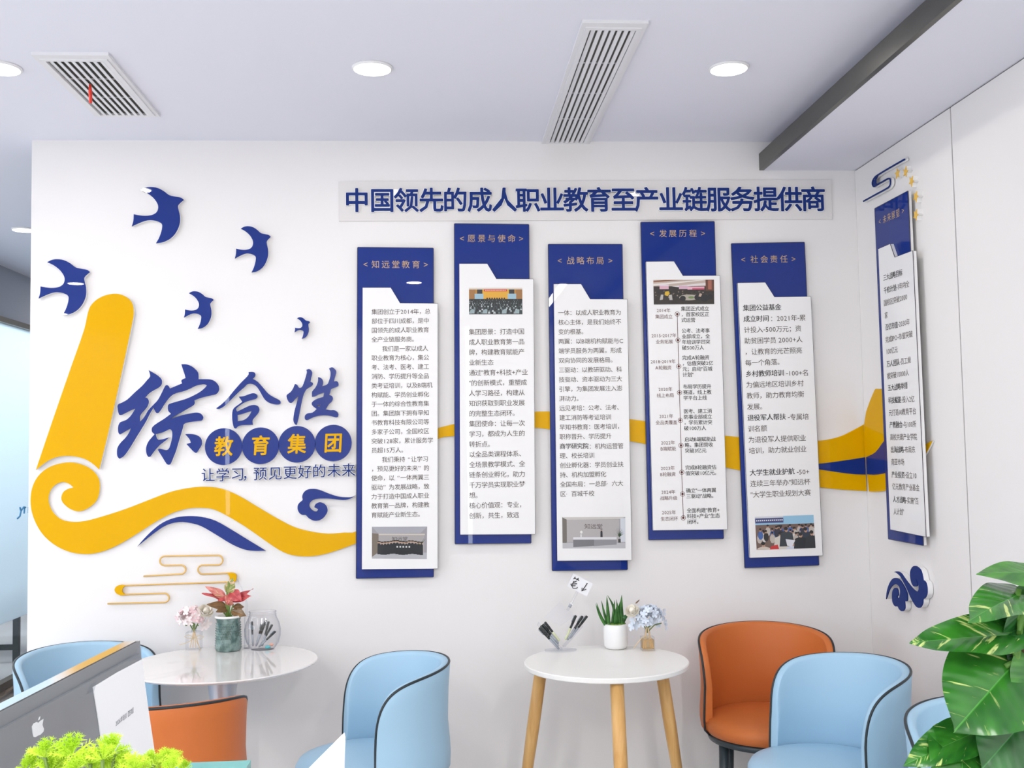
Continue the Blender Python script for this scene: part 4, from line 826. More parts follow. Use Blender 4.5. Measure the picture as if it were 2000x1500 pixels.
def put(o, x, y, deg, label=None):
    o.location = (x, y, 0); o.rotation_euler = (0, 0, math.radians(deg))
    if label: o['label'] = label
ch_b = make_chair('tub_chair', 'cblue', 'pale blue tub chair between the two tables, its seat turned left', G)
put(ch_b, -0.225, -0.665, 197)
ch_o = make_chair('tub_chair', 'corange', 'orange tub chair facing the camera, against the wall right of the wooden-legged table', G)
put(ch_o, 1.195, -0.345, 262)
for o, x, y, d, lb in ((ch_b, 1.205, -0.93, 197, 'pale blue tub chair in front of the orange one, right of the wooden-legged table'),
                       (ch_b, -1.245, -0.33, -50, 'pale blue tub chair behind the monitor, at the left end of the wall'),
                       (ch_b, 1.415, -1.62, 262, 'pale blue tub chair half hidden behind the big leafy plant'),
                       (ch_o, -0.835, -0.955, 100, 'orange tub chair seen from behind, beside the sheet of paper on the monitor')):
    put(copy_tree(o), x, y, d, lb)

# ------------------------------------------------------------------ tables
TZ1, TZ2 = 0.77, 0.75
t = thing('pedestal_table', 'round white marble-topped table on a metal pedestal, at the left behind the monitor', 'table', (-0.77, -0.375, 0))
T1 = (-0.775, -0.372)
V, F = lathe([(0.0001, TZ1-0.012), (0.318, TZ1-0.012), (0.330, TZ1-0.006), (0.332, TZ1-0.003), (0.330, TZ1), (0.0001, TZ1)], (*T1, 0), 72); add('table_top', V, F, 'marble', parent=t)
V, F = lathe([(0.0001, TZ1-0.012), (0.07, TZ1-0.012), (0.055, TZ1-0.05), (0.045, TZ1-0.12), (0.035, 0.4), (0.035, 0.12), (0.06, 0.05), (0.16, 0.02), (0.22, 0.012), (0.225, 0.0), (0.0001, 0.0)], (*T1, 0), 40); add('pedestal', V, F, 'ped', parent=t, smooth=True)
t = thing('side_table', 'small round white table on splayed wooden legs, right of the middle', 'table', (0.579, -0.462, 0))
T2 = (0.579, -0.462)
V, F = lathe([(0.0001, TZ2-0.018), (0.288, TZ2-0.018), (0.291, TZ2-0.015), (0.291, TZ2-0.003), (0.288, TZ2), (0.0001, TZ2)], (*T2, 0), 72); add('table_top', V, F, 'wtop', parent=t)
for a in (-91, 29, 151):
    c, s_ = math.cos(math.radians(a)), math.sin(math.radians(a)); f = lambda r, z: (T2[0]+r*c, T2[1]+r*s_, z)
    add('leg', *tube([f(0.247, TZ2-0.018), f(0.29, 0.48), f(0.372, 0.0)], [0.0225, 0.023, 0.014], 18), 'wood', parent=t, smooth=True)

# ------------------------------------------------------------------ things on the left table
def on(px, py, z): h = hit(px, py, 2, z); return (h[0], h[1])
def leaf_mesh(base, tip, width, up=(0, 0, 1), fold=0.25, droop=0.15, wave=0.03, heart=True, K=5, roll=0.0):
    b, tp = np.array(base, float), np.array(tip, float); L = np.linalg.norm(tp-b); X = (tp-b)/L; U = np.array(up, float); Y = np.cross(U, X); Y /= np.linalg.norm(Y); Zd = np.cross(X, Y)
    if roll: Y, Zd = Y*math.cos(roll)+Zd*math.sin(roll), Zd*math.cos(roll)-Y*math.sin(roll)
    if heart: O = [(-0.10, 0.06), (-0.17, 0.16), (-0.16, 0.27), (-0.07, 0.37), (0.06, 0.44), (0.22, 0.47), (0.38, 0.45), (0.53, 0.405), (0.67, 0.33), (0.80, 0.225), (0.91, 0.10), (1.0, 0.0)]
    else: O = [(0.0, 0.02), (0.04, 0.14), (0.12, 0.28), (0.24, 0.40), (0.38, 0.46), (0.52, 0.44), (0.66, 0.35), (0.79, 0.22), (0.90, 0.10), (1.0, 0.0)]
    P_o = [Vector(p) for p in O]; O2 = []
    for i in range(len(P_o)-1):
        p0, p1, p2, p3 = P_o[max(i-1, 0)], P_o[i], P_o[i+1], P_o[min(i+2, len(P_o)-1)]
        for q in (0, 1/3, 2/3): O2.append(0.5*((2*p1)+(p2-p0)*q+(2*p0-5*p1+4*p2-p3)*q*q+(3*p1-p0-3*p2+p3)*q**3))
    O = [tuple(p) for p in O2]+[(1.0, 0.0)]
    n = len(O); V, F, UV = [], [], []
    for sd in (1, -1):
        o = len(V)
        for i, (ox, oy) in enumerate(O):
            mx = max(0.0, min(1.0, ox*1.04-0.10*(1-abs(ox))-0.02)) if i < n-1 else 1.0
            for k in range(K+1):
                q = k/K; x = mx+(ox-mx)*q; y = sd*oy*q
                z = fold*abs(y)*width/L*(1-0.5*q) - droop*x*x + wave*math.sin(9*x+2*sd+3*fold)*q*q
                p = b+X*(x*L)+Y*(y*width)+Zd*(z*L); V.append(tuple(p)); UV.append((x, y))
        for i in range(n-1):
            for k in range(K):
                a = o+i*(K+1)+k; q = (a, a+1, a+K+2, a+K+1); F.append(q if sd == -1 else q[::-1])
    return V, F, UV
def leaf(name, m, parent, base, tip, width, **k):
    lab = k.pop('label', None)
    V, F, UV = leaf_mesh(base, tip, width, **k); return add(name, V, F, m, parent=parent, smooth=True, uv=UV, label=lab)
def floret(name, m, parent, c, r, nrm, rg):
    n_ = Vector(nrm).normalized(); a = n_.orthogonal().normalized(); b = n_.cross(a); V, F = [], []; ph = rg.random()*6
    for k in range(4):
        t = ph+k*math.pi/2; d = a*math.cos(t)+b*math.sin(t); s_ = n_.cross(d); o = len(V)
        for x, y, z in ((0, 0, -0.05), (0.35, 0.32, 0.1), (0.75, 0.45, 0.22), (1.05, 0.22, 0.18), (1.1, 0, 0.22), (1.05, -0.22, 0.18), (0.75, -0.45, 0.22), (0.35, -0.32, 0.1), (0.65, 0, 0.05)):
            p = Vector(c)+(d*x+s_*y+n_*z)*r; V.append(tuple(p))
        for q in range(7): F.append((o+8, o+q, o+q+1))
        F.append((o+8, o+7, o))
    return add(name, V, F, m, parent=parent, smooth=True)
def rose(parent, c, r, nrm, m='rose'):
    n_ = Vector(nrm).normalized(); a = n_.orthogonal().normalized(); b = n_.cross(a); c = Vector(c)
    add('rose_heart', *ball(tuple(c), r*0.42, 12, 8), m, parent=parent, smooth=True)
    rg = random.Random(7)
    for ring, (cnt, rr, tilt) in enumerate(((3, 0.55, 0.95), (5, 0.8, 0.6), (6, 1.0, 0.2))):
        for k in range(cnt):
            t = 2*math.pi*k/cnt+ring*0.6; d = a*math.cos(t)+b*math.sin(t); s_ = n_.cross(d); V, F = [], []
            for i in range(5):
                for j in range(5):
                    u, v = (i-2)/2, j/4
                    ang = u*0.75; dd = d*math.cos(ang)+s_*math.sin(ang)
                    p = c+dd*(r*rr*(0.45+0.55*v**0.7))+n_*(r*(tilt*v*0.9-0.45+0.2*(1-u*u)*v)); V.append(tuple(p))
            for i in range(4):
                for j in range(4): q = i*5+j; F.append((q, q+1, q+6, q+5))
            add('petal', V, F, m, parent=parent, smooth=True)
def glass_cube(name, t, cx_, cy_, z, w_, h, neck_r, neck_h, liquid=None):
    hw = w_/2; q = 0.003
    V, F = merge(box(cx_-hw, cx_+hw, cy_-hw, cy_+hw, z, z+h), )
    add('glass_bottle', V, F, 'glass', parent=t)
    if liquid: add('liquid', *box(cx_-hw+q, cx_+hw-q, cy_-hw+q, cy_+hw-q, z+0.008, z+h*0.82), liquid, parent=t)
    V, F = lathe([(neck_r, 0), (neck_r, neck_h), (neck_r*1.2, neck_h+0.002), (neck_r*1.2, neck_h+0.006), (neck_r*0.8, neck_h+0.006), (neck_r*0.8, 0)], (cx_, cy_, z+h), 20); add('bottle_neck', V, F, 'glass', parent=t, smooth=True)
def P3(px, py, y): h = hit(px, py, 1, y); return Vector(h)
# pink flowers
x, y = on(379, 1268, TZ1); t = thing('flower_vase', 'small glass vase with pink and cream flowers on the marble-topped table', 'flower vase', (x, y, TZ1))
glass_cube('vase', t, x, y, TZ1, 0.052, 0.066, 0.011, 0.016)
rg = random.Random(3); nk = Vector((x, y, TZ1+0.085))
for px, py in ((362, 1222), (371, 1215), (380, 1218), (388, 1222), (395, 1210), (376, 1210)):
    add('stem', *tube([nk-Vector((0, 0, 0.02)), (nk+P3(px, py, y))/2+Vector((0.002, 0, 0.004)), P3(px, py, y)], 0.0022, 6), 'stem', parent=t, smooth=True)
for dx in (-0.016, -0.004, 0.008, 0.018): add('reed', *tube([nk+Vector((-dx*0.15, 0, 0.0)), (x+dx, y+0.006*math.cos(dx*400), TZ1+0.006)], 0.0016, 6), 'stickw', parent=t)
cc = P3(372, 1205, y)
for k in range(64):
    a, b = rg.uniform(0, 2*math.pi), rg.uniform(-0.5, 1.2); d = Vector((math.cos(a)*math.cos(b)*1.2, math.sin(a)*math.cos(b), math.sin(b)*0.9))
    floret('floret', 'petalpink' if rg.random() < 0.5 else 'petalpink2', t, cc+d*rg.uniform(0.034, 0.044), 0.0125, d+Vector((rg.uniform(-.3, .3), -0.2, rg.uniform(-.3, .3))), rg)
for px, py in ((358, 1212), (405, 1218), (398, 1224), (352, 1206)): floret('floret', 'petalpink2', t, P3(px, py, y+0.01), 0.016, (0.3*(px-375)/20, -0.8, -0.1), rg)
rose(t, P3(402, 1192, y-0.01), 0.030, (0.4, -0.6, 0.7))
for pts in (((379, 1245), (368, 1240), (360, 1243), (366, 1247), (379, 1246)), ((379, 1245), (390, 1241), (398, 1244), (392, 1248), (379, 1246)), ((379, 1246), (370, 1253), (360, 1257), (351, 1259)), ((379, 1246), (385, 1255), (390, 1266), (393, 1271))):
    add('bow', *tube([P3(a, b, y-0.014) for a, b in pts], 0.0014, 5), 'straw', parent=t, smooth=True)
# ribbed green pot with red-leaved plant
x, y = on(446, 1270, TZ1); t = thing('potted_plant', 'green ribbed glass pot with a red and pink leaved plant on the marble-topped table', 'potted plant', (x, y, TZ1))
V, F = [], []; n = 60; prof = [(0.0001, 0.0), (0.044, 0.0), (0.0485, 0.006), (0.048, 0.03), (0.046, 0.06), (0.0445, 0.09), (0.0440, 0.112), (0.047, 0.119), (0.047, 0.124)]
add('pot', *lathe(prof, (x, y, TZ1), 60), 'greenglass', parent=t, smooth=True)
V, F = [], []
for k in range(36):
    for r in range(11):
        a = 2*math.pi*(k+0.5*(r % 2))/36; z = 0.012+0.009*r; R_ = 0.0478-0.03*max(0, z-0.02)*1.2
        v_, f_ = ball((x+R_*math.cos(a), y+R_*math.sin(a), TZ1+z), 0.0018, 4, 3); o = len(V); V += v_; F += [tuple(i+o for i in q) for q in f_]
add('ribbing', V, F, 'greenglass', parent=t, kind='stuff')
add('pot_rim', *lathe([(0.042, 0.122), (0.048, 0.122), (0.0505, 0.126), (0.048, 0.130), (0.041, 0.130), (0.038, 0.120), (0.0001, 0.118)], (x, y, TZ1), 48), 'ceramic', parent=t, smooth=True)
add('soil', *lathe([(0.0001, 0.123), (0.030, 0.121), (0.0395, 0.119)], (x, y, TZ1), 24), 'moss', parent=t)
bz = Vector((x, y, TZ1+0.12))
for a, b, r in ((443, 1150, 0.004), (450, 1165, 0.0035), (432, 1190, 0.003), (456, 1180, 0.003), (462, 1192, 0.0025), (440, 1170, 0.0035)):
    e = P3(a, b, y); add('stem', *tube([bz+Vector((rg.uniform(-.008, .008), 0, -0.004)), (bz*0.45+e*0.55)+Vector((0, 0, 0.0)), e], [r*1.3, r, r*0.8], 7), 'stem', parent=t, smooth=True)
for m, b, tp, wd, dy, up in (('pink_leaf', (442, 1168), (403, 1144), 0.036, -0.03, (0.2, -0.8, 0.5)), ('red_leaf', (440, 1172), (397, 1155), 0.030, -0.045, (0.0, -0.6, 0.8)), ('greenpink_leaf', (445, 1160), (454, 1130), 0.045, -0.02, (0.0, -1, 0.1)),
     ('red_leaf', (452, 1175), (492, 1147), 0.024, 0.0, (0.0, -0.6, 0.8)), ('red_leaf', (450, 1172), (489, 1162), 0.042, -0.03, (-0.2, -0.8, 0.5)), ('red_leaf', (450, 1155), (470, 1172), 0.050, -0.05, (0.0, -1, 0.35)), ('pink_leaf', (448, 1160), (444, 1178), 0.030, -0.05, (0.0, -1, 0.3)), ('red_leaf', (446, 1170), (426, 1171), 0.03, -0.03, (0, -0.7, 0.7)),
     ('brown_leaf', (443, 1186), (405, 1178), 0.042, -0.02, (0.0, -0.7, 0.7)), ('brown_leaf', (444, 1190), (423, 1193), 0.034, -0.045, (0, -0.8, 0.5)), ('brown_leaf', (452, 1192), (480, 1202), 0.040, -0.03, (0.0, -0.85, 0.5)), ('brown_leaf', (455, 1186), (478, 1184), 0.03, 0.01, (0, -0.8, 0.6)), ('pink_leaf', (449, 1183), (446, 1170), 0.034, -0.03, (0, -1, 0.2))):
    leaf('leaf', m, t, P3(*b, y), P3(*tp, y+dy), wd, up=up, heart=False, fold=0.35, droop=0.12, wave=0.03)
# clear round jar with pens
x, y = on(513, 1268, TZ1); t = thing('glass_jar', 'clear round jar with a screw rim holding pens, on the marble-topped table', 'jar', (x, y, TZ1))
pr = [(0.0001, 0.0), (0.042, 0.0), (0.047, 0.005), (0.060, 0.025), (0.0665, 0.050), (0.0675, 0.075), (0.062, 0.100), (0.052, 0.120), (0.0485, 0.136), (0.051, 0.138), (0.051, 0.142)]
pi_ = [(r-0.0015, z+0.0012) for r, z in pr[::-1]]; pi_[-1] = (0.0001, 0.0025)
V, F = lathe(pr+pi_, (x, y, TZ1), 48, 1.0, 0.72); add('jar_body', V, F, 'glass', parent=t, smooth=True)
for z in (0.124, 0.131, 0.1405): add('rim_ring', *lathe([(0.0505, z-0.0012), (0.0522, z), (0.0505, z+0.0012)], (x, y, TZ1), 40, 1.0, 0.72), 'glass', parent=t, smooth=True)
def pen_thing(a, b, label, group, r=0.0042, lab=False):
    a, b = Vector(a), Vector(b); t = thing('pen', label, 'pen', tuple(a), group); f = lambda k: a+(b-a)*k
    add('barrel', *tube([f(0), f(0.04), f(0.48)], [r*0.45, r*0.95, r], 8), 'penclear' if not lab else 'penlabel', parent=t, smooth=True)
    add('grip', *tube([f(0.48), f(0.66)], r*1.02, 8), 'pen', parent=t, smooth=True); add('cap', *tube([f(0.66), f(0.985), f(1)], [r*1.15, r*1.1, r*0.7], 8), 'pen', parent=t, smooth=True)
    s_ = (b-a).cross(Vector((0, 1, 0))).normalized()*r*1.5; add('clip', *tube([f(0.97)+s_, f(0.72)+s_], r*0.35, 5), 'penclear', parent=t)
gp_ = 'black pens in the clear round jar'
for (pa, pb), lb in zip((((494, 1262), (492, 1214), ), ((500, 1262), (520, 1212)), ((508, 1262), (532, 1220)), ((505, 1264), (538, 1233)), ((502, 1255), (512, 1218)), ((512, 1262), (525, 1214))), ('black pen standing upright at the left inside the jar', 'black pen leaning right in the middle of the jar', 'black pen leaning towards the right side of the jar', 'black pen lying lowest in the jar, pointing at its right side', 'shortest black pen near the middle of the jar', 'black pen leaning steeply right of the jar middle')):
    pen_thing(P3(*pa, y+0.012), P3(*pb, y-0.006), lb, gp_, 0.0038)
c_ = P3(523, 1264, y-0.01); add('candy', *ball(tuple(c_), 0.009, 10, 7, (1.2, 0.8, 0.7)), 'candyb', smooth=True, label='turquoise wrapped candy at the bottom of the jar', cat='candy')
c_ = P3(530, 1259, y-0.0); add('candy', *ball(tuple(c_), 0.008, 10, 7, (1.1, 0.8, 0.7)), 'candyp', smooth=True, label='pink wrapped candy at the bottom of the jar', cat='candy')
# clear acrylic stick between pot and jar
x2, y2 = on(482, 1266, TZ1); t = thing('acrylic_holder', 'narrow clear acrylic holder with a tall stick between the green pot and the jar', 'holder', (x2, y2, TZ1))
ys = y2
add('tray', *merge(box(x2-0.010, x2+0.010, ys-0.012, ys+0.012, TZ1, TZ1+0.004), box(x2-0.008, x2-0.0065, ys-0.01, ys+0.01, TZ1+0.004, TZ1+0.12), box(x2+0.0065, x2+0.008, ys-0.01, ys+0.01, TZ1+0.004, TZ1+0.12)), 'acry', parent=t)
add('stick', *tube([P3(481, 1205, ys), P3(482, 1180, ys), P3(476, 1158, ys), P3(463, 1130, ys)], [0.005, 0.004, 0.0025, 0.002], 8), 'acry', parent=t, smooth=True)

# ------------------------------------------------------------------ things on the small white table
x, y = on(1203, 1266, TZ2); t = thing('potted_aloe', 'spiky dark green aloe in a rounded white pot on the small white table', 'potted plant', (x, y, TZ2))
add('pot', *lathe([(0.0001, 0.0), (0.034, 0.0), (0.041, 0.004), (0.0455, 0.014), (0.046, 0.045), (0.046, 0.075), (0.0435, 0.088), (0.040, 0.092), (0.0385, 0.091), (0.0385, 0.084), (0.0001, 0.083)], (x, y, TZ2), 48), 'ceramic', parent=t, smooth=True)
add('moss', *lathe([(0.0001, 0.092), (0.02, 0.093), (0.036, 0.088), (0.0385, 0.084)], (x, y, TZ2), 32), 'moss', parent=t, smooth=True)
rg = random.Random(11)
V, F = [], []
for k in range(160):
    a, r = rg.uniform(0, 6.28), 0.038*math.sqrt(rg.random()); v_, f_ = ball((x+r*math.cos(a), y+r*math.sin(a), TZ2+0.090), rg.uniform(0.0015, 0.003), 5, 4); o = len(V); V += v_; F += [tuple(i+o for i in q) for q in f_]
add('moss_tufts', V, F, 'moss', parent=t, kind='stuff')
def aloe_leaf(b, tp, wd, bend, parent):
    b, tp = Vector(b), Vector(tp); V, F = [], []; K = 9; n = 8; ax = (tp-b); side = ax.cross(Vector((0, 1, 0))).normalized()
    for i in range(K):
        q = i/(K-1); c = b+ax*q+side*(bend*math.sin(q*math.pi)); w_ = wd*(1-q**1.7)*(0.85+0.3*q)+0.0004
        for j in range(n):
            a = 2*math.pi*j/n; V.append(tuple(c+side*(w_*math.cos(a))+Vector((0, 1, 0))*(w_*0.45*math.sin(a))))
    for i in range(K-1):
        for j in range(n): F.append((i*n+j, i*n+(j+1) % n, (i+1)*n+(j+1) % n, (i+1)*n+j))
    F.append(tuple(range(n))); add('leaf', V, F, 'aloe', parent=parent, smooth=True)
for tx, ty, bx, by, w_, dy, bd in ((145,310,345,760,24,-.02,.004),(165,290,365,765,24,-.01,.005),(265,245,400,760,26,.01,.002),(375,152,420,770,36,-.012,0),(390,135,520,700,30,.015,-.012),(540,240,500,770,34,.0,0),(580,220,620,760,24,.02,0),(688,125,690,760,46,-.015,.002),(672,230,590,760,26,.005,.004),(825,560,690,760,40,.01,.004),(575,380,560,775,44,-.03,0),(600,300,640,770,36,-.02,0)):
    q = lambda a, b: (1150+a/10.71, 1150+b/10.71)
    aloe_leaf(P3(*q(bx, by), y+dy*0.5), P3(*q(tx, ty), y+dy), w_/10.71*4.0/FPX*1.25, bd, t)
# blue hydrangea bottle
x, y = on(1265, 1270, TZ2); t = thing('flower_vase', 'square glass bottle of amber liquid with pale blue hydrangea and a white rose', 'flower vase', (x, y, TZ2))
glass_cube('vase', t, x, y, TZ2, 0.047, 0.05, 0.011, 0.03, 'liquid')
for dx in (-0.018, -0.010, 0.010, 0.018): add('reed', *tube([(x+dx*0.2, y, TZ2+0.085), (x+dx, y-0.012, TZ2+0.010)], 0.0018, 6), 'stickw', parent=t)
nk = Vector((x, y, TZ2+0.085)); cc = P3(1267, 1203, y)
for px, py in ((1262, 1222), (1268, 1218), (1272, 1222), (1292, 1217), (1245, 1203)): add('stem', *tube([nk-Vector((0, 0, 0.02)), (nk+P3(px, py, y))/2, P3(px, py, y)], 0.002, 6), 'stem', parent=t, smooth=True)
for k in range(84):
    a, b = rg.uniform(0, 2*math.pi), rg.uniform(-0.9, 1.3); d = Vector((math.cos(a)*math.cos(b)*1.15, math.sin(a)*math.cos(b), math.sin(b)*0.85))
    floret('floret', 'petalblue', t, cc+d*rg.uniform(0.033, 0.045), 0.0125, d+Vector((rg.uniform(-.3, .3), -0.2, rg.uniform(-.3, .3))), rg)
for px, py in ((1294, 1205), (1298, 1215), (1300, 1224), (1296, 1196), (1236, 1213), (1234, 1224), (1244, 1222), (1284, 1219)): floret('floret', 'petalblue', t, P3(px, py, y+0.005), 0.0155, ((px-1267)/30, -0.7, 0.1), rg)
rose(t, P3(1234, 1192, y-0.01), 0.028, (-0.3, -0.6, 0.7))
leaf('leaf', 'brown_leaf', t, P3(1241, 1179, y), P3(1250, 1171, y), 0.006, up=(0, -1, 0), heart=False)
leaf('leaf', 'pothos_dark', t, P3(1216, 1206, y-0.005), P3(1228, 1202, y-0.005), 0.014, up=(0, -1, 0), heart=False)
for pts in (((1265, 1243), (1256, 1243), (1247, 1254), (1238, 1266)), ((1265, 1243), (1258, 1248), (1264, 1252), (1271, 1247), (1265, 1243))):
    add('bow', *tube([P3(a, b, y-0.014) for a, b in pts], 0.0018, 5), 'straw', parent=t, smooth=True)
# clear acrylic pen holder with card
x, y = on(1095, 1271, TZ2); t = thing('pen_holder', 'clear acrylic V-shaped pen holder with a handwritten white card on a stick', 'pen holder', (x, y, TZ2))
add('base', *lathe([(0.0001, 0), (0.058, 0), (0.060, 0.002), (0.060, 0.005), (0.0001, 0.006)], (x, y, TZ2), 40, 1, 0.6), 'acry', parent=t)
def slab(pts, yy, th): 
    f = [tuple(P3(a, b, yy)) for a, b in pts]; k = [(p[0], p[1]+th, p[2]) for p in f]; n = len(f)
    return f+k, [tuple(range(n)), tuple(range(2*n-1, n-1, -1))]+[(i, i+n, (i+1) % n+n, (i+1) % n) for i in range(n)]
add('frame_plate', *slab([(1094, 1176), (1121, 1203), (1096, 1222), (1064, 1206)], y, 0.003), 'acry', parent=t)
add('trough', *merge(slab([(1050, 1222), (1053, 1217), (1099, 1268), (1096, 1271)], y-0.014, 0.030), slab([(1136, 1220), (1139, 1224), (1104, 1264), (1100, 1264)], y-0.014, 0.030)), 'acry', parent=t)
add('stick', *tube([P3(1108, 1192, y), P3(1114, 1182, y), P3(1120, 1170, y), P3(1126, 1158, y), P3(1129, 1152, y)], [0.004, 0.006, 0.004, 0.005, 0.003], 8), 'acry', parent=t, smooth=True)
add('clamp', *tube([P3(1112, 1186, y-0.005), P3(1115, 1180, y-0.005)], 0.0058, 8), 'penclear', parent=t, smooth=True)
cy_ = y-0.008; cpx = [(1120, 1120), (1158, 1140), (1146, 1165), (1108, 1145)]
card = add('card', *slab(cpx, cy_, 0.001), 'paper', parent=t, label='white card with a handwritten character and an arrow')
k_ = Ink()
def stroke(pts, wpx): 
    v_, f_ = tube([P3(a, b, cy_-0.0006) for a, b in pts], wpx*4.1/FPX/2, 5); o = len(k_.V); k_.V += v_; k_.F += [tuple(i+o for i in q) for q in f_]
for s_ in (((1124, 1127), (1120, 1131)), ((1122, 1129), (1126, 1131)), ((1130, 1129), (1126, 1133)), ((1128, 1131), (1131, 1134)), ((1119, 1138), (1126, 1135)), ((1114, 1141), (1127, 1140)), ((1115, 1144), (1124, 1144)), ((1121, 1135), (1117, 1143), (1119, 1149), (1126, 1149), (1128, 1147)), ((1147, 1139), (1142, 1147), (1137, 1154)), ((1137, 1148), (1136, 1154), (1145, 1151))): stroke(s_, 1.7)
add('handwriting', k_.V, k_.F, 'inkbold', parent=card)
gp_ = 'pens in the clear acrylic holder'
for a, b, lb, pl in (((1093, 1252), (1064, 1215), 'pale green labelled pen innermost in the left arm of the acrylic holder', True), ((1091, 1257), (1060, 1219), 'black pen second from the inside in the left arm of the acrylic holder', False), ((1091, 1262), (1056, 1222), 'black pen third from the inside in the left arm of the acrylic holder', False), ((1092, 1268), (1053, 1226), 'black pen lying outermost in the left arm of the acrylic holder', False),
     ((1104, 1250), (1125, 1202), 'pen with a pale green label in the right arm of the acrylic holder', True), ((1108, 1250), (1138, 1203), 'black pen in the middle of the right arm of the acrylic holder', False), ((1113, 1247), (1147, 1203), 'black pen lying outermost in the right arm of the acrylic holder', False)):
    pen_thing(P3(*a, y+0.001), P3(*b, y+0.001), lb, gp_, 0.0044, pl)
# ------------------------------------------------------------------ reception side: monitor, paper, lime plant, teal folder, paper corner
A = Vector(hit(273, 1250, 2, 1.22)); Bn = Vector(hit(-4, 1392, 2, 1.215)); dr = (Bn-A).normalized()
A2 = A+dr*0.62; dn = Vector((0.10, 0, -1)).normalized(); nr = dr.cross(dn).normalized()
if nr.x < 0: nr = -nr                                              # outward normal of the back, towards the camera side
H = 0.45
DESK = 0.74
dz_ = DESK
dk = thing('reception_desk', 'desk carrying the large monitor, only just outside the photo', 'desk', (-0.55, -2.85, 0))
add('desk_top', *box(-0.95, -0.16, -3.42, -2.30, DESK-0.03, DESK), 'wtop', parent=dk)
add('side_panel', *box(-0.93, -0.18, -3.40, -3.37, 0, DESK-0.03), 'wtop', parent=dk); add('side_panel', *box(-0.93, -0.18, -2.35, -2.32, 0, DESK-0.03), 'wtop', parent=dk)
mo = thing('computer_monitor', 'large dark grey computer monitor seen from behind at the lower left', 'monitor', ((A+A2)[0]/2, (A+A2)[1]/2, DESK))
def quad_slab(a, b, dn, h, n, t0, t1):
    c = [a, b, b+dn*h, a+dn*h]; f = [tuple(p+n*t1) for p in c]+[tuple(p+n*t0) for p in c]
    return f, [(0, 1, 2, 3), (7, 6, 5, 4), (0, 4, 5, 1), (1, 5, 6, 2), (2, 6, 7, 3), (3, 7, 4, 0)]
add('front_bezel', *quad_slab(A, A2, dn, H, nr, -0.026, -0.0035), 'macedge', parent=mo)
add('seam', *quad_slab(A+dn*0.0015+dr*0.001, A2+dn*0.0015-dr*0.001, dn, H-0.003, nr, -0.0035, -0.0008), 'macblack', parent=mo)
bk = add('back_shell', *quad_slab(A+dn*0.001, A2+dn*0.001, dn, H-0.002, nr, -0.0008, 0.0), 'macback', parent=mo)
V, F = quad_slab(A+dn*0.018+dr*0.018, A2+dn*0.018-dr*0.018, dn, H-0.036, nr, 0.0, 0.006)
add('back_bulge', V, F, 'macback', parent=mo)
add('foot', *merge(box(-0.62, -0.40, -2.98, -2.74, DESK, DESK+0.008)), 'macedge', parent=mo)
ctr = (A+A2)/2
add('neck', *merge(quad_slab(Vector((ctr.x+0.01, -2.93, DESK+0.008)), Vector((ctr.x+0.01, -2.79, DESK+0.008)), Vector((0, 0, 1)), 0.16, Vector((1, 0, 0)), -0.005, 0.012)), 'macedge', parent=mo)
def onback(px, py, o=0.0062):                                       # point of the monitor's back plane under a pixel
    d = Vector(_f + _R*(px-1000.0)/FPX - _U*(py-750.0)/FPX); p0 = A+nr*o; k = (p0-Vector(CAM)).dot(nr)/d.dot(nr); return Vector(CAM)+d*k
def flat_on(pts, o0, o1): 
    f = [onback(*p, o1) for p in pts]; g_ = [p-nr*(o1-o0) for p in f]; n = len(f)
    return [tuple(p) for p in f+g_], [tuple(range(n)), tuple(range(2*n-1, n-1, -1))]+[(i, i+n, (i+1) % n+n, (i+1) % n) for i in range(n)]
lg = [(63,1419),(66,1413),(72,1410),(75,1412),(79,1408),(85,1404),(84,1410),(83,1416),(86,1424),(85,1429),(79,1435),(74,1437),(69,1440),(66,1439),(64,1430)]
add('logo', *flat_on(lg, 0.006, 0.0066), 'maclogo', parent=bk, label='light fruit-shaped mark'); add('logo_leaf', *flat_on([(75,1407),(77,1401),(79,1399),(78,1405)], 0.006, 0.0066), 'maclogo', parent=bk)
add('lock_mark', *flat_on([(158,1451),(160,1450),(161,1453),(160,1456),(158,1455)], 0.006, 0.0066), 'maclogo', parent=bk)
# paper sheet taped on the back
pp = [(182.5,1342),(230,1313),(277,1288),(290,1385),(301,1460),(310,1535),(212,1560),(203,1480),(192,1400)]
V, F = flat_on(pp, 0.0064, 0.0078)
sh = add('paper_sheet', V, F, 'paper', label='white sheet of paper with a printed line taped to the back of the monitor', cat='paper')
ik = Ink(); glyphs('2026年培训【签到】', THIN)
pos = 0; tx = '2026年培训【签到】'; a_, b_ = onback(226, 1414, 0.0081), onback(263, 1385, 0.0081); tot = sum(_G[(c, THIN)][2] for c in tx); up_ = (onback(244, 1392, 0.0081)-onback(244, 1404, 0.0081))
for ch in tx:
    V0, F0, ad = _G[(ch, THIN)]; o = len(ik.V)
    for q, r in V0: ik.V.append(tuple(a_+(b_-a_)*((pos+q)/tot)+up_*r))
    ik.F += [tuple(i+o for i in f) for f in F0]; pos += ad
ik.build('printed_line', 'greyink', sh)
for q in ([(168,1357),(178,1336),(190,1330),(184,1350)], [(250,1292),(268,1268),(279,1262),(275,1285)]): add('clear_tape', *flat_on(q, 0.0080, 0.0082), 'acry', parent=sh)
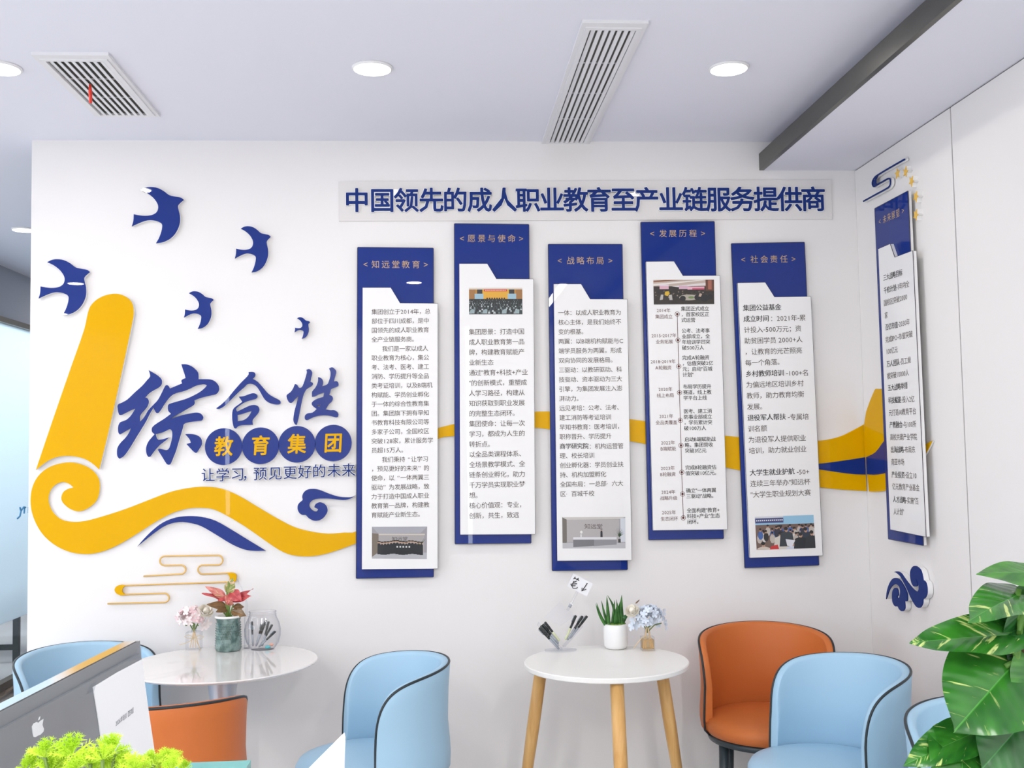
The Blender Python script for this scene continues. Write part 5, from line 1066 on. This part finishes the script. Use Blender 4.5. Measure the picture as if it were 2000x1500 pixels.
# lime artificial plant near the camera
yq = -3.12; c0 = Vector(hit(200, 1500, 1, yq))
t = thing('lime_plant', 'bright lime green artificial feathery plant cut off by the lower left edge', 'potted plant', (c0.x, c0.y, DESK))
pot_r = 0.09
add('pot', *lathe([(0.0001, 0), (0.055, 0), (0.075, 0.22), (0.078, 0.24), (0.07, 0.24), (0.0001, 0.23)], (c0.x, c0.y, DESK), 32), 'ceramic', parent=t, smooth=True)
rg = random.Random(5)
def tuft(c, n, r, up):
    V, F = [], []
    for k in range(n):
        a, b = rg.uniform(0, 6.28), rg.uniform(-0.3, 1.45); d = Vector((math.cos(a)*math.cos(b), math.sin(a)*math.cos(b), math.sin(b))); d = (d+Vector(up)*0.5).normalized(); L_ = r*rg.uniform(0.75, 1.15)
        s_ = d.orthogonal().normalized(); o = len(V); p = Vector(c)
        s2 = d.cross(s_)
        V += [tuple(p), tuple(p+d*L_*0.5+s_*L_*0.05), tuple(p+d*L_), tuple(p+d*L_*0.5-s_*L_*0.05), tuple(p+d*L_*0.5+s2*L_*0.03)]; F += [(o, o+1, o+4), (o+1, o+2, o+4), (o+2, o+3, o+4), (o+3, o, o+4)]
        for e in (0.45, 0.62, 0.78):
            for sg in (1, -1):
                for sv in (s_, s2):
                    q = p+d*L_*e; w_ = d*0.7+sv*sg; o = len(V); V += [tuple(q-d*L_*0.04), tuple(q+w_*L_*0.20), tuple(q+d*L_*0.035)]; F.append((o, o+1, o+2))
    return V, F
top_ = [(62,1492,26),(88,1474,26),(112,1488,24),(140,1470,30),(150,1495,24),(176,1486,26),(200,1478,24),(212,1496,22),(222,1465,26),(206,1452,16),(238,1486,24),(262,1494,22),(282,1498,20),(300,1486,22),(322,1484,22),(340,1484,18),(50,1498,18),(250,1500,22),(126,1500,24),(100,1500,24),(190,1500,24),(310,1498,22),(335,1498,20),(360,1496,14),(275,1505,24),(230,1503,24)]
for px, py, r in top_:
    yy = yq+rg.uniform(-0.035, 0.035); c = P3(px, py+6, yy); add('tuft', *tuft(c, 30, r*1.5/FPX, (0, 0, 1)), 'lime', parent=t)
    add('stem', *tube([(c0.x, c0.y, DESK+0.235), (c0.x*0.5+c.x*0.5, c0.y*0.5+c.y*0.5, (DESK+0.235+c.z)/2-0.01), tuple(c)], 0.002, 5), 'stem', parent=t)
# teal folder
yt = -3.0; a_, b_ = P3(350, 1490, yt+0.085), P3(490, 1488, yt+0.085)
t = thing('teal_box', 'glossy teal plastic box whose top edge just shows at the lower edge', 'box', ((a_.x+b_.x)/2, yt+0.03, DESK))
add('box_body', *box(a_.x+0.004, b_.x-0.004, yt+0.004, yt+0.08, DESK, a_.z-0.012), 'teal', parent=t)
V, F = box(a_.x, b_.x, yt, yt+0.085, a_.z-0.012, a_.z); add('lid', V, F, 'teal', parent=t)
# folded paper corner
yt = -2.9
pk = [P3(672, 1431, yt), P3(674, 1440, yt-0.002), P3(672, 1500, yt-0.004), P3(668, 1560, yt-0.006), P3(530, 1580, yt+0.05), P3(603, 1500, yt+0.02)]
cb_ = (pk[3]+pk[4])/2
st = thing('paper_stand', 'white pointed paper corner sticking up in front of the middle blue chair', 'paper', (cb_.x, cb_.y, DESK))
n = len(pk); Vp = [tuple(p) for p in pk]+[tuple(p+Vector((0.0004, 0.0012, 0))) for p in pk]
Fp = [tuple(range(n)), tuple(range(2*n-1, n-1, -1))]+[(i, i+n, (i+1) % n+n, (i+1) % n) for i in range(n)]
add('sheet', Vp, Fp, 'paper', parent=st)
bot = min(p[2] for p in Vp)
add('block', *box(cb_.x-0.06, cb_.x+0.05, yt-0.03, yt+0.08, DESK, bot+0.002), 'ceramic', parent=st)

# ------------------------------------------------------------------ big pothos at the right
YP = -2.25
t = thing('pothos_plant', 'big green leafy climbing plant with cream streaked leaves at the lower right', 'plant', (P3(1995, 1300, YP).x, YP, 0))
px0 = P3(1995, 1300, YP).x
add('pot', *lathe([(0.0001, 0), (0.12, 0), (0.15, 0.25), (0.155, 0.28), (0.14, 0.28), (0.0001, 0.26)], (px0+0.02, YP, 0), 40), 'ceramic', parent=t, smooth=True)
add('pole', *tube([(px0+0.02, YP+0.02, 0.26), (px0+0.02, YP+0.02, 1.12)], 0.022, 14), 'coir', parent=t, smooth=True)
for a in ([(1990, 1185), (1992, 1240), (1985, 1300), (1992, 1400), (1996, 1500), (1990, 1600)], [(1965, 1256), (1976, 1266), (1984, 1278), (1988, 1310)], [(1963, 1302), (1975, 1296), (1988, 1290)], [(1990, 1150), (1984, 1180), (1989, 1210)], [(2010, 1150), (1998, 1200), (1990, 1240)], [(1975, 1400), (1985, 1380), (1990, 1350)], [(1950, 1480), (1975, 1470), (1994, 1440)], [(1890, 1440), (1930, 1480), (1990, 1510)]):
    add('stem', *tube([P3(x, y, YP) for x, y in a], 0.0055, 8), 'pstem', parent=t, smooth=True)
LV = [ # material, base px, tip px, width px, depth of tip offset, up vector, extra
 ('pothos_plain', (2035, 1118), (1912, 1115), 62, -0.05, (0.0, -0.75, 0.75), dict(fold=-0.25, droop=0.05)),
 ('pothos', (1990, 1162), (1900, 1196), 96, -0.12, (-0.1, -0.62, 0.78), dict(fold=0.2, droop=0.10)),
 ('pothos_plain', (2060, 1150), (1960, 1165), 60, 0.02, (0.0, -0.6, 0.8), dict(fold=0.2, droop=0.05)),
 ('pothos', (1968, 1240), (1780, 1251), 92, -0.06, (0.0, -0.72, 0.68), dict(fold=0.35, droop=0.03)),
 ('pothos_dark', (2030, 1220), (1890, 1204), 70, 0.06, (0.0, -0.8, 0.6), dict(fold=0.2, droop=0.05)),
 ('pothos', (1972, 1306), (1872, 1418), 205, -0.10, (-0.35, -0.85, 0.35), dict(fold=0.22, droop=0.10)),
 ('pothos_plain', (2045, 1290), (1990, 1370), 110, -0.05, (-0.3, -0.9, 0.3), dict(fold=0.2, droop=0.05)),
 ('pothos_dark', (2010, 1395), (1925, 1500), 165, -0.06, (-0.1, -0.95, 0.3), dict(fold=0.2, droop=0.10)),
 ('pothos', (1905, 1430), (1768, 1490), 84, -0.05, (-0.1, -0.75, 0.65), dict(fold=0.3, droop=0.06)),
 ('pothos', (1880, 1450), (1880, 1590), 150, -0.10, (0.0, -0.95, 0.3), dict(fold=0.22, droop=0.10)),
 ('pothos_dark', (2020, 1330), (1930, 1400), 140, 0.05, (0.1, -0.9, 0.4), dict(fold=0.1, droop=0.1)),
 ('pothos_dark', (2000, 1200), (1975, 1290), 90, 0.04, (0.2, -0.95, 0.2), dict(fold=0.2, droop=0.1)),
 ('pothos_dark', (1990, 1180), (1950, 1235), 60, 0.03, (0.2, -0.95, 0.2), dict(fold=0.2, droop=0.1)),
 ('pothos_plain', (1985, 1470), (1885, 1540), 110, -0.04, (-0.1, -0.9, 0.4), dict(fold=0.2, droop=0.1)),
 ('pothos_dark', (2025, 1255), (1965, 1330), 120, 0.07, (0.1, -0.95, 0.2), dict(fold=0.2, droop=0.1)),
 ('pothos_plain', (2030, 1450), (1990, 1550), 120, -0.03, (0.2, -0.95, 0.2), dict(fold=0.2, droop=0.1)),
]
for m, b, tp, wpx, dz, up, ex in LV:
    leaf('leaf', m, t, P3(*b, YP+0.0), P3(*tp, YP+dz), wpx/FPX*1.95/0.93, up=up, K=7, wave=0.02, **ex)
